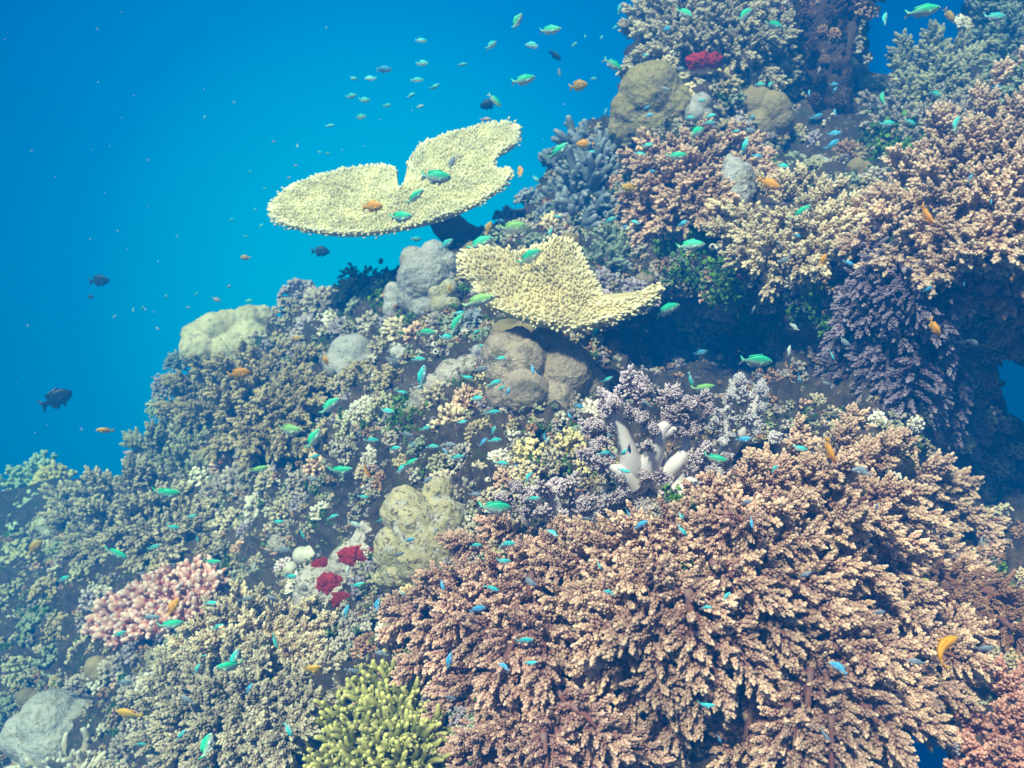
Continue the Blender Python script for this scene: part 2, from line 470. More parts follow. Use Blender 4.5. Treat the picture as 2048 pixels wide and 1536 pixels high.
def reef_sheet():
    st = 10
    gx, gy = np.meshgrid(np.arange(-620, 3000, st), np.arange(-320, 1900, st))
    px, py = gx.astype(float), gy.astype(float)
    back = np.zeros(px.shape)
    for poly in (OPEN, GAP):
        m = inside(poly, px, py)
        s, bx, by = nearest_on(poly, px[m], py[m])
        px[m], py[m] = bx, by + 0.35 * s
        back[m] = s
    d = depth(np.clip(px, -420, 2450), np.clip(py, -320, 1900)) + back * 0.005
    P = at(px, py, d)
    ny, nx = px.shape
    nrm = unit(np.cross(np.gradient(P, axis=1), np.gradient(P, axis=0)))
    nrm[(nrm @ F) > 0] *= -1
    flat, nf = P.reshape(-1, 3), nrm.reshape(-1, 3)
    disp = np.array([0.05 * noise.fractal(Vector(p * 5.5), 0.9, 2.1, 4) + 0.018 * noise.fractal(Vector(p * 30), 0.9, 2.1, 3) for p in flat])
    flat = flat + nf * disp[:, None]
    idx = np.arange(nx * ny).reshape(ny, nx)
    a, b, c, e = idx[:-1, :-1].ravel(), idx[:-1, 1:].ravel(), idx[1:, 1:].ravel(), idx[1:, :-1].ravel()
    cx, cy = (gx[:-1, :-1] + st / 2).ravel(), (gy[:-1, :-1] + st / 2).ravel()
    keep = (back[:-1, :-1].ravel() < 260)
    ext = np.maximum.reduce([np.abs(px[:-1, :-1] - px[1:, 1:]), np.abs(px[1:, :-1] - px[:-1, 1:]), np.abs(py[:-1, :-1] - py[1:, 1:]), np.abs(py[1:, :-1] - py[:-1, 1:])]).ravel()
    keep &= ext < 45
    for h in HOLES:
        keep &= ~inside(h, cx, cy)
    f = np.vstack([np.stack([a, e, c], -1)[keep], np.stack([a, c, b], -1)[keep]])
    mb = MB()
    mb.add(flat, f, rng.random(len(flat)))
    o = link('reef_slope', mb.mesh('reef slope', [M['rock']]))
    o['kind'] = 'structure'


reef_sheet()


def deep_slope():
    xs, ys = np.meshgrid(np.linspace(-9, 1.5, 110), np.linspace(1.0, 8.0, 80))
    z = np.array([[-3.0 - 0.55 * max(0, y - 4.2 - 0.25 * x) ** 1.3 + 0.5 * noise.fractal(Vector((x * 0.9, y * 0.9, 3)), 0.9, 2.1, 5) for x, y in zip(r, s)] for r, s in zip(xs, ys)])
    v = np.stack([xs, ys, z], -1).reshape(-1, 3)
    i = np.arange(xs.size).reshape(xs.shape)
    a, b, c, e = i[:-1, :-1].ravel(), i[:-1, 1:].ravel(), i[1:, 1:].ravel(), i[1:, :-1].ravel()
    mb = MB()
    mb.add(v, np.vstack([np.stack([a, b, c], -1), np.stack([a, c, e], -1)]), 0.3)
    o = link('deep_slope', mb.mesh('deep slope', [M['rock']]))
    o['kind'] = 'structure'


deep_slope()

# ------------------------------------------------------------------ coral building blocks (local +z is outwards, length about 1)


def spray(seed, nb=31, taper=0.70, spread=0.41, bead=0.0265, point=0.8, per=23):
    """A fern-like lobe of a tree soft coral: short side branchlets thick with knobs."""
    g = np.random.default_rng(seed)
    mb = MB()
    bend = g.normal(0, 0.10, 2)
    ax = lambda t: np.array([bend[0] * t * t, bend[1] * t * t, t])
    mb.tube([ax(t) for t in np.linspace(-0.12, 0.95, 6)], np.linspace(0.055, 0.02, 6), 8, 0.2, sub=1)
    C, D, Rr, El, T = [], [], [], [], []
    ph = g.random() * 6
    for i in range(nb):
        t = -0.06 + 1.06 * (i + 0.5) / nb
        ph += 2.4 + g.normal(0, 0.25)
        ln = (spread * (1 - taper * max(t, 0.0) ** 1.4) * (0.72 + 0.28 * min(1.0, (t + 0.06) * 6)) + 0.05) * (0.8 + 0.4 * g.random())
        el = math.radians(14 + 50 * t + g.normal(0, 9)) if t < 0.93 else math.radians(75)
        d = unit(np.array([math.cos(ph) * math.cos(el), math.sin(ph) * math.cos(el), math.sin(el)]))
        base = ax(t)
        fr = frames(d)[0]
        n = max(5, int(per * ln / 0.3))
        for k in range(n):
            s = 0.28 + 0.72 * (k + 0.6) / n
            a = k * 2.4 + g.random()
            w = (bead + 0.006) * (1.45 - 0.95 * s) * (0.75 + 0.5 * g.random())
            off = fr[:, 0] * math.cos(a) * w + fr[:, 1] * math.sin(a) * w
            C.append(base + d * ln * s + off)
            D.append(unit(d * (0.5 + 0.8 * s) + unit(off) * 0.8))
            Rr.append(bead * (1.05 - 0.32 * s) * (0.62 + 0.75 * g.random() ** 1.5))
            El.append(1.15 + point * g.random())
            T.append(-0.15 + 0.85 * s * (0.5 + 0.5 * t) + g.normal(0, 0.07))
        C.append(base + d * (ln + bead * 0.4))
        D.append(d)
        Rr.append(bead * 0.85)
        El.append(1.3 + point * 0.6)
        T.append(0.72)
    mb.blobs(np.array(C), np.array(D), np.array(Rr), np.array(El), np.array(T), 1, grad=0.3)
    return mb


def tuft(seed, n=270, bead=0.052, flat=0.75, el=1.35):
    """A rounded cauliflower head of polyps; centre near z = 0.55, radius about 0.55."""
    g = np.random.default_rng(seed)
    mb = MB()
    mb.tube([(0, 0, -0.35), (0, 0, 0.1), (0, 0, 0.4)], [0.16, 0.14, 0.2], 8, 0.1, sub=1)
    heads = g.normal(0, 1, (9, 3))
    heads = unit(heads) * (0.24 + 0.12 * g.random((9, 1)))
    C, D = [], []
    for h in heads:
        hr = 0.2 + 0.1 * g.random()
        for _ in range(n // 9):
            u = unit(g.normal(0, 1, 3) + unit(h) * 0.7)
            C.append(np.array([0, 0, 0.5]) + h * np.array([1, 1, flat]) + u * hr)
            D.append(u)
    C, D = np.array(C), np.array(D)
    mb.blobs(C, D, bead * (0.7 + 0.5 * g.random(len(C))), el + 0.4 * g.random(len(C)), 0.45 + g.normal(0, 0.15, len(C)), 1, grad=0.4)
    return mb


def fingers(seed, n=7, rad=0.14, ln=0.85, nub=0, spread=0.75, tipv=0.85):
    """A clump of blunt finger branches."""
    g = np.random.default_rng(seed)
    mb = MB()
    for i in range(n):
        a = i * 2.4 + g.random()
        rr = spread * math.sqrt((i + 0.4) / n)
        p0 = np.array([math.cos(a) * rr * 0.45, math.sin(a) * rr * 0.45, -0.1])
        d = unit(np.array([math.cos(a) * rr, math.sin(a) * rr, 1.0]) + g.normal(0, 0.12, 3))
        L = ln * (0.75 + 0.4 * g.random())
        k = unit(np.cross(d, g.normal(0, 1, 3))) * 0.08
        pts = [p0, p0 + d * L * 0.35 + k, p0 + d * L * 0.7 + k, p0 + d * L]
        mb.tube(pts, [rad * 1.05, rad, rad * 0.86, rad * 0.62], 9, tipv, sub=3, wob=0.03)
        for j in range(nub):
            s = 0.3 + 0.6 * (j + g.random()) / max(nub, 1)
            b = unit(np.cross(d, g.normal(0, 1, 3)))
            q = p0 + d * L * s + k + b * rad * 0.75
            e = unit(b + d * 1.1)
            mb.tube([q - e * rad * 0.3, q + e * rad * 0.35, q + e * rad * 0.9], [rad * 0.5, rad * 0.46, rad * 0.3], 7, 0.4 + 0.45 * s, sub=2)
    return mb


def knob_bush(seed, n=90, bead=0.11, open_=0.3):
    """A low hemispherical colony of stubby knobs."""
    g = np.random.default_rng(seed)
    mb = MB()
    v, f = ICO[2]
    b = v * np.array([0.72, 0.72, 0.5]) * (1 + 0.1 * g.normal(0, 1, (len(v), 1)))
    mb.add(b, f, 0.05)
    i = np.arange(n)
    z = 1 - (i + 0.5) / n * 1.05
    a = i * 2.39996 + g.normal(0, 0.2, n)
    r = np.sqrt(np.clip(1 - z * z, 0, 1))
    D = unit(np.stack([np.cos(a) * r, np.sin(a) * r, z], -1) + g.normal(0, 0.12, (n, 3)))
    ext = 0.72 + open_ * g.random(n)
    C = D * ext[:, None] * np.array([1, 1, 0.8])
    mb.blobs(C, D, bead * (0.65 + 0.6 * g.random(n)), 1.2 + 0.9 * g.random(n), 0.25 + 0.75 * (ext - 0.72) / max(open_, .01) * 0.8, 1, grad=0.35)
    m2 = C[: n // 2] * 1.03 + g.normal(0, bead * 0.7, (n // 2, 3))
    mb.blobs(m2, D[: n // 2], bead * 0.5, 1.3, 0.6, 1)
    return mb


def open_bush(seed, nb=26, bead=0.085):
    """A branching bush colony: short twigs each ending in a few knobs."""
    g = np.random.default_rng(seed)
    mb = MB()
    v, f = ICO[2]
    mb.add(v * np.array([0.5, 0.5, 0.35]), f, 0.0)
    for i in range(nb):
        z = 1 - (i + 0.5) / nb * 0.98
        a = i * 2.4 + g.random() * 0.5
        r = math.sqrt(max(0, 1 - z * z))
        d = unit(np.array([math.cos(a) * r, math.sin(a) * r, z * 0.9 + 0.15]) + g.normal(0, 0.1, 3))
        L = 0.85 + 0.25 * g.random()
        mb.tube([d * 0.2, d * L * 0.65, d * L], [0.075, 0.065, 0.055], 7, 0.6, sub=1)
        m = 7
        u = unit(g.normal(0, 1, (m, 3)) + d * 0.7)
        mb.blobs(d * L * 0.92 + u * 0.12, u, bead * (0.7 + 0.5 * g.random(m)), 1.3, 0.6 + 0.2 * g.random(m), 1, grad=0.35)
    return mb


def leaf_clump(seed, n=70, size=0.15):
    """Disc-leaved green algae."""
    g = np.random.default_rng(seed)
    mb = MB()
    C = g.normal(0, 0.38, (n, 3))
    C[:, 2] = np.abs(C[:, 2]) * 0.8
    D = unit(g.normal(0, 1, (n, 3)) + np.array([0, 0, 0.6]))
    mb.blobs(C, D, size * (0.55 + 0.6 * g.random(n)), 0.22, 0.35 + g.normal(0, 0.25, n), 1, grad=0.0)
    return mb


TMP = [M['tan']]
LIB = {
    'spray': [spray(s).mesh('spray', TMP) for s in range(8)],
    'sprig': [spray(s + 20, nb=24, taper=0.35, spread=0.42, bead=0.043, per=15).mesh('sprig', TMP) for s in range(6)],
    'spire': [spray(s + 40, nb=30, taper=0.85, spread=0.30, bead=0.034, point=1.1, per=14).mesh('spire', TMP) for s in range(5)],
    'tuft': [tuft(s + 60).mesh('tuft', TMP) for s in range(6)],
    'stub': [fingers(s + 80, n=4, rad=0.21, ln=0.8, nub=2, spread=0.6, tipv=1.0).mesh('stub', TMP) for s in range(5)],
    'finger': [fingers(s + 100, n=8, rad=0.125, ln=0.72, nub=2, spread=0.95, tipv=1.0).mesh('finger', TMP) for s in range(5)],
    'knob': [knob_bush(s + 120).mesh('knob bush', TMP) for s in range(5)],
    'open': [open_bush(s + 140).mesh('open bush', TMP) for s in range(5)],
    'leaf': [leaf_clump(s + 160).mesh('leaf clump', TMP) for s in range(4)],
}
for k in LIB:
    for me in LIB[k]:
        me.materials[0] = M['tan']


def sample(poly, spacing, inset=0.0, tries=4000):
    p = np.asarray(poly, float)
    lo, hi = p.min(0), p.max(0)
    out = []
    c = lo + rng.random((tries, 2)) * (hi - lo)
    ok = inside(poly, c[:, 0], c[:, 1])
    for q in c[ok]:
        if all((q[0] - r[0]) ** 2 + (q[1] - r[1]) ** 2 > spacing * spacing for r in out):
            out.append(q)
    return np.array(out)


def colony(name, label, nick, poly, base, lobe, spacing, mat, kind='spray', bulge=0.08, out=1.0, toward=0.55, up=0.0, smat=None, cat='coral',
           layers=2, part='branch', dz=0.0, trunk=True, jit=0.18, fat=1.0):
    """A branching coral: a fleshy stalk that forks to many branches spread over the dome whose outline the photo shows.
    base: where it is rooted; lobe: branch length in photo pixels; bulge: how far the dome stands out of the slope (m)."""
    bx, by = base
    bd = float(depth(bx, by)[0]) + dz
    B = at(bx, by, bd + (0.10 if trunk else 0.01))
    rt = root(name, B)
    tag(rt, label, cat)
    mark(rt, poly, nick)
    span = np.abs(np.asarray(poly, float) - np.array(base)).max(0)
    lob = []
    for ly in range(layers):
        pts = sample(poly, spacing * (1.0 if ly == 0 else 1.15))
        for x, y in pts:
            rho = min(1.0, math.hypot((x - bx) / (span[0] + 1), (y - by) / (span[1] + 1)))
            dome = bulge * math.sqrt(max(0.05, 1 - rho * rho * 0.9)) + rng.normal(0, 0.10) * lobe / FPX * bd
            D = float(depth(x, y)[0]) + dz - dome + ly * 0.42 * lobe / FPX * bd + rng.normal(0, 0.012)
            o2 = np.array([x - bx, y - by]) / (np.hypot(*span) * 0.6 + 1)
            d = unit(out * (R * o2[0] - U * o2[1]) - F * toward * (1.15 - 0.6 * rho) + np.array([0, 0, up]) + rng.normal(0, jit, 3))
            L = lobe / FPX * D * (0.85 + 0.35 * rng.random()) * (1.0 if ly == 0 else 0.9)
            lob.append((at(x, y, D) - d * L * 0.6, d, L))
    lob = lob[:100]
    if trunk:
        sm = MB()
        r0 = 0.11 * lobe / FPX * bd
        prev = None
        for e, d, L in lob:
            ray = e / (e @ F)
            ex_, ey_ = 1024 + (ray @ R) * FPX, 768 - (ray @ U) * FPX
            back = ray * max((e @ F) + 0.03, float(depth(ex_, ey_)[0]) + dz + 0.12)
            q = [e + d * L * 0.08 - B, e - d * L * 0.06 + ray * 0.02 - B, back - B]
            sm.tube(q, [r0 * 0.36, r0 * 0.5, r0 * 0.9], 9, 0.6, sub=3, wob=0.05)
            if prev is not None:
                sm.tube([prev - B, back - B], [r0 * 0.5, r0 * 0.5], 5, 0.6, sub=1)
            prev = back
        o = link('stalk', sm.mesh('stalk', [smat or M['flesh']]), rt)
    for i, (p, d, L) in enumerate(lob):
        fr = frames(d)[0]
        a = rng.random() * 6.28
        c, s = math.cos(a), math.sin(a)
        fr = np.stack([fr[:, 0] * c + fr[:, 1] * s, -fr[:, 0] * s + fr[:, 1] * c, fr[:, 2]], -1)
        inst(part, LIB[kind][i % len(LIB[kind])], mat, p, fr, (L * fat, L * fat, L), rt, B)
    return rt


# ------------------------------------------------------------------ soft corals
SC = 'tree_soft_coral'
colony(SC, 'large tan tree coral with fern-like lobes spreading towards the dark gap at the right edge', 'broad tan coral',
       [(1570, 915), (1690, 868), (1810, 925), (1905, 995), (1945, 1070), (1915, 1150), (1850, 1180), (1700, 1130), (1610, 1040), (1540, 950)], (1630, 1050), 150, 58, M['tan'], bulge=0.16, toward=0.5, up=0.1, layers=3)
colony(SC, 'biggest reddish tan tree coral in the lower middle, its lobes hanging down', 'biggest tan coral',
       [(1150, 1070), (1300, 1060), (1440, 1010), (1560, 1030), (1680, 1130), (1690, 1260), (1620, 1390), (1480, 1450), (1300, 1460), (1160, 1390), (1090, 1260), (1100, 1140)], (1370, 1130), 156, 64, M['tan'], bulge=0.2, toward=0.55, up=-0.05, layers=3)
colony(SC, 'reddish brown tree coral whose lobes droop towards the yellow green finger coral', 'drooping tan coral',
       [(820, 1200), (920, 1150), (1050, 1190), (1120, 1300), (1110, 1410), (1030, 1460), (900, 1400), (850, 1330), (805, 1290)], (1060, 1200), 142, 58, M['tan_red'], bulge=0.15, toward=0.5, up=-0.05, layers=3)
colony(SC, 'small rosy tan tree coral squeezed between lumpy boulder and lilac coral', 'small rosy coral',
       [(930, 1085), (990, 1050), (1090, 1060), (1190, 1085), (1160, 1150), (1050, 1170), (940, 1150)], (1070, 1130), 105, 56, M['tan_red'], bulge=0.12)
colony(SC, 'rosy tan tree coral directly below the white stalks of the lilac coral', 'mid rosy coral',
       [(1370, 1010), (1460, 960), (1540, 940), (1580, 1010), (1500, 1060), (1400, 1070)], (1480, 1060), 105, 50, M['tan_red'], bulge=0.2, dz=-0.06)
colony(SC, 'tan tree coral at the bottom edge beside the yellow green fingers', 'bottom tan coral',
       [(900, 1500), (1000, 1450), (1150, 1440), (1310, 1490), (1330, 1580), (920, 1590)], (1130, 1430), 138, 58, M['tan_red'], bulge=0.12, up=-0.05, layers=3)
colony(SC, 'tan tree coral near the bottom right with a yellow fish over it', 'corner tan coral',
       [(1440, 1490), (1600, 1430), (1700, 1290), (1830, 1200), (1940, 1260), (1950, 1330), (1870, 1410), (1790, 1470), (1740, 1580), (1450, 1590)], (1660, 1310), 144, 60, M['tan'], bulge=0.15, up=-0.05, layers=3)
colony(SC, 'dark reddish brown tree coral in shade at the right edge', 'dark brown coral',
       [(1930, 1140), (2020, 1180), (2100, 1260), (2060, 1310), (1960, 1280), (1900, 1200)], (1900, 1150), 110, 52, M['brown'], bulge=0.08)
colony(SC, 'rose pink pointed tree coral in the bottom right corner', 'rose pink coral',
       [(1970, 1400), (2040, 1340), (2150, 1330), (2150, 1600), (1930, 1600), (1920, 1500)], (2080, 1640), 130, 52, M['rose'], kind='spire', bulge=0.12, toward=0.5, up=0.35, fat=0.9)
colony(SC, 'dark purple soft coral hanging under the pinkish coral, with a yellow fish before it', 'hanging purple coral',
       [(1690, 560), (1730, 480), (1800, 530), (1880, 580), (1905, 700), (1950, 780), (1950, 870), (1880, 860), (1850, 800), (1740, 780), (1660, 780), (1640, 750), (1700, 690), (1670, 630)],
       (1810, 470), 105, 44, M['purple'], bulge=0.10, toward=0.5, up=-0.35, smat=M['dusk'])
colony(SC, 'big pinkish tan tree coral rising at the upper right edge', 'big pinkish coral',
       [(1700, 480), (1770, 430), (1800, 350), (1870, 290), (1930, 225), (2000, 170), (2110, 150), (2110, 490), (2000, 520), (1900, 545), (1800, 560), (1730, 530)], (1990, 420), 92, 48, M['tan_pale'], kind='sprig', bulge=0.2, up=0.2)
colony(SC, 'brown tree coral dangling below the pinkish coral at the right edge', 'dangling brown coral',
       [(1930, 530), (2040, 510), (2110, 520), (2110, 630), (2030, 660), (1990, 630), (1940, 590)], (2060, 480), 88, 42, M['brown'], kind='sprig', bulge=0.12, up=-0.3)
colony(SC, 'cream topped tree coral with golden brown lower branches beside the grey cone', 'cream topped coral',
       [(1455, 430), (1510, 395), (1600, 385), (1640, 375), (1725, 400), (1720, 440), (1660, 500), (1600, 560), (1530, 570), (1490, 520), (1450, 470)], (1600, 480), 76, 38, M['cream'], kind='sprig', bulge=0.16, up=0.15)
colony(SC, 'golden tan tree coral below the olive boulder coral and around the grey cone', 'golden tree coral',
       [(1270, 325), (1340, 285), (1420, 280), (1500, 305), (1530, 340), (1440, 380), (1400, 430), (1330, 470), (1280, 460), (1265, 400)], (1390, 360), 72, 36, M['tan'], kind='sprig', bulge=0.16, up=0.1)
colony(SC, 'beige tree coral crowning the reef top above the red sponge', 'beige crown coral',
       [(1285, 30), (1330, -40), (1500, -40), (1580, 50), (1590, 130), (1510, 150), (1440, 100), (1350, 95), (1300, 150), (1270, 120)], (1430, 60), 66, 36, M['beige'], kind='sprig', bulge=0.15, up=0.2)
colony(SC, 'olive tan tree coral below the cream folded boulder', 'olive tree coral',
       [(375, 770), (430, 725), (540, 710), (630, 725), (650, 770), (600, 820), (595, 890), (520, 915), (460, 880), (400, 850), (350, 820)], (510, 820), 82, 40, M['olive'], kind='sprig', bulge=0.2, up=0.2)
colony(SC, 'pale tan tree coral fading into the blue above the pink coral', 'pale hazy coral',
       [(140, 1000), (230, 965), (310, 950), (380, 965), (425, 1050), (350, 1100), (200, 1110), (120, 1070)], (280, 1060), 78, 40, M['beige'], kind='sprig', bulge=0.16, up=0.15)
colony(SC, 'small bluish olive tree coral at the reef edge in front of open water', 'bluish tree coral',
       [(285, 895), (345, 850), (400, 875), (400, 930), (300, 940)], (360, 930), 70, 36, M['sage'], kind='sprig', bulge=0.12, up=0.2)
colony(SC, 'pale cream tree coral beside the pink finger coral', 'pale cream coral',
       [(430, 1240), (490, 1195), (560, 1210), (630, 1250), (650, 1310), (560, 1300), (430, 1300), (370, 1300)], (510, 1280), 78, 40, M['cream'], kind='sprig', bulge=0.14, up=0.2)
colony(SC, 'beige tree coral on the bottom edge with a yellow fish above it', 'beige bottom coral',
       [(330, 1330), (450, 1310), (590, 1330), (660, 1350), (640, 1420), (590, 1490), (520, 1590), (340, 1590), (320, 1450)], (500, 1440), 88, 44, M['beige'], kind='sprig', bulge=0.16, up=0.1)
colony(SC, 'grey green bushy coral before the blue gap at the top', 'grey green bush',
       [(1780, 130), (1830, 90), (1900, 95), (1950, 110), (1960, 190), (1870, 200), (1770, 190)], (1870, 170), 62, 34, M['sage'], kind='sprig', bulge=0.16, up=0.3)
colony(SC, 'dark grey bushy coral in the top right corner', 'dark corner coral',
       [(1960, 70), (1990, -20), (2110, -20), (2110, 170), (2000, 190)], (2060, 120), 66, 40, M['greygreen'], kind='sprig', bulge=0.14, up=0.2)
colony(SC, 'dull grey coral spread under the grey green bush near the top', 'dull grey coral',
       [(1740, 210), (1850, 215), (1960, 210), (2000, 240), (1940, 300), (1870, 270), (1760, 250)], (1860, 250), 60, 38, M['greybrown'], kind='sprig', bulge=0.12, up=0.2)

# ------------------------------------------------------------------ the two lilac corals with white stalks, and their clusters
K = 470 / 2048.0


def stalked(label, nick, tubes, heads, mat, dz, base, smat):
    bx, by = 1130 + base[0] * K, 720 + base[1] * K
    d0 = float(depth(bx, by)[0]) + dz
    B = at(bx, by, d0)
    rt = root(SC, B)
    tag(rt, label, 'coral')
    mark(rt, [(1130 + h[0] * K, 720 + h[1] * K) for h in heads], nick)
    sm = MB()
    for pts, rads in tubes:
        P = [at(1130 + x * K, 720 + y * K, d0 - 0.00006 * max(0, 1100 - y) + z) - B for x, y, z in pts]
        sm.tube(P, [r * K / FPX * d0 * (1.0 - 0.42 * (q_ / (len(rads) - 1)) ** 2) for q_, r in enumerate(rads)], 16, 0.6, sub=5, wob=0.015)
    link('stalk', sm.mesh('white stalk', [smat]), rt)
    i = 0
    for x, y, r in heads:
        for rep in range(4):
            xx, yy = x + rng.normal(0, r * 0.36), y + rng.normal(0, r * 0.32)
            dd = d0 - 0.02 + rng.uniform(-0.025, 0.03) - 0.00004 * max(0, 1100 - y)
            dr = unit(R * (x - base[0]) / 700 - U * (y - base[1]) / 700 * 0.8 - F * 0.6 + np.array([0, 0, 0.3]) + rng.normal(0, 0.25, 3))
            L = r * K / FPX * dd * 1.5
            inst('polyp_cluster', LIB['tuft'][i % 6] if i % 2 else LIB['sprig'][i % 6], mat, at(1130 + xx * K, 720 + yy * K, dd) - dr * L * 0.5, frames(dr)[0], L * (1.0 if i % 2 else 1.15), rt, B)
            i += 1


stalked('lilac polyp coral with thick bare white stalks in the middle', 'lilac coral',
        [([(560, 1120, .02), (570, 900, 0), (500, 660, 0), (445, 500, 0), (505, 320, 0)], [120, 100, 75, 58, 30]),
         ([(620, 1100, .02), (760, 860, 0), (830, 640, -.01), (900, 540, -.01), (980, 420, 0)], [110, 95, 72, 62, 40]),
         ([(830, 650, -.01), (960, 590, -.01), (1080, 530, 0)], [60, 50, 36]),
         ([(760, 1060, .02), (940, 930, 0), (1040, 800, 0), (1060, 640, .01)], [100, 85, 62, 45]),
         ([(880, 1360, .02), (960, 1200, 0), (1150, 1060, 0), (1290, 980, 0), (1430, 900, 0)], [90, 92, 85, 68, 50]),
         ([(600, 1080, .0), (500, 980, -.01), (400, 930, -.01)], [90, 75, 50]),
         ([(940, 1260, .0), (990, 1090, 0), (1010, 940, 0)], [75, 70, 55])],
        [(590, 220, 105), (650, 270, 80), (335, 310, 60), (430, 380, 75), (340, 480, 65), (240, 590, 90), (310, 690, 75), (650, 500, 80), (730, 590, 80), (560, 420, 50), (880, 370, 100), (960, 350, 90),
         (1060, 390, 95), (1190, 360, 75), (900, 470, 70), (1020, 490, 80), (1150, 560, 85), (980, 650, 60), (700, 740, 55), (1150, 810, 95), (1110, 950, 65), (1220, 930, 60), (1340, 990, 65), (1400, 870, 60), (1440, 930, 55), (400, 590, 45),
         (300, 900, 100), (220, 850, 80), (470, 1050, 55), (700, 1010, 75), (850, 1040, 70)],
        M['lilac'], -0.07, (700, 1080), M['stalk'])
stalked('whitish polyp coral on a pale stalk between lilac coral and tan coral', 'whitish coral',
        [([(1330, 980, .02), (1420, 720, 0), (1400, 560, 0), (1440, 360, 0), (1520, 200, 0)], [75, 62, 50, 38, 20]),
         ([(1430, 800, .02), (1550, 620, 0), (1630, 480, 0), (1690, 280, 0)], [65, 58, 42, 22])],
        [(1520, 200, 62), (1430, 330, 62), (1540, 300, 70), (1480, 250, 50), (1690, 220, 55), (1740, 300, 48), (1640, 380, 75), (1720, 420, 55), (1600, 500, 70), (1460, 540, 60), (1680, 560, 55), (1320, 590, 62),
         (1390, 680, 60), (1370, 470, 50), (1820, 680, 60), (1640, 640, 50)],
        M['whitish'], -0.05, (1400, 900), M['stalk'])
stalked('low violet polyp coral with a small bare stalk beside the lilac one', 'low violet coral',
        [([(-60, 1420, .02), (-80, 1250, 0), (-110, 1120, 0)], [70, 60, 35]), ([(60, 1420, .02), (120, 1300, -.01), (250, 1230, -.01)], [70, 65, 45])],
        [(-60, 1080, 80), (60, 1080, 95), (150, 1260, 90), (-180, 1130, 90), (-330, 1190, 85), (-420, 1100, 70), (-480, 1230, 80), (330, 1230, 90), (480, 1180, 80), (-200, 1300, 80), (20, 1330, 80), (600, 1130, 85), (700, 1230, 95),
         (800, 1190, 80), (650, 1330, 80), (450, 1320, 80), (230, 1380, 70), (-330, 1330, 70)],
        M['lilac'], -0.05, (50, 1380), M['stalk'])

# ------------------------------------------------------------------ finger corals
FC = 'finger_coral'
colony(FC, 'yellow green finger coral with blunt upright branches at the bottom edge', 'yellow fingers',
       [(600, 1470), (680, 1395), (750, 1335), (810, 1310), (850, 1390), (880, 1480), (870, 1600), (585, 1600)], (745, 1540), 56, 23, M['yellow'], kind='finger', bulge=0.10, toward=0.75, up=0.6, trunk=False, layers=1, out=0.7)
colony(FC, 'pink table coral of stubby pale tipped knobs on the left', 'pink coral',
       [(165, 1245), (210, 1190), (300, 1150), (400, 1120), (445, 1130), (445, 1175), (390, 1225), (300, 1260), (210, 1285)], (330, 1215), 36, 18, M['pink'], kind='stub', dz=-0.06, bulge=0.12, toward=0.55, up=0.7, trunk=False, layers=1, out=0.7)
colony(FC, 'grey blue finger coral on the reef edge beside the olive boulder', 'grey blue fingers',
       [(1110, 300), (1135, 250), (1190, 230), (1225, 265), (1240, 350), (1200, 385), (1130, 360), (1105, 340)], (1190, 340), 62, 30, M['greyblue'], kind='finger', bulge=0.12, up=0.4, trunk=False, layers=2)
colony(FC, 'white finger coral in front of the grey boulder in the bottom left corner', 'white fingers',
       [(30, 1490), (100, 1475), (195, 1490), (210, 1590), (20, 1590)], (110, 1570), 62, 34, M['white'], kind='finger', bulge=0.10, up=0.6, trunk=False, layers=1)
colony(FC, 'grey green finger coral behind the straw yellow plate coral', 'grey green fingers',
       [(1165, 470), (1200, 445), (1260, 460), (1270, 520), (1210, 545), (1170, 520)], (1215, 510), 42, 24, M['greygreen'], kind='finger', bulge=0.10, up=0.5, trunk=False, layers=1)
colony(FC, 'dark grey finger coral hidden below the grey blue one', 'dark grey fingers',
       [(1090, 350), (1150, 350), (1230, 380), (1220, 440), (1140, 420), (1090, 400)], (1160, 420), 44, 28, M['greyblue'], kind='stub', bulge=0.08, up=0.4, trunk=False, layers=1)

# ------------------------------------------------------------------ plate corals


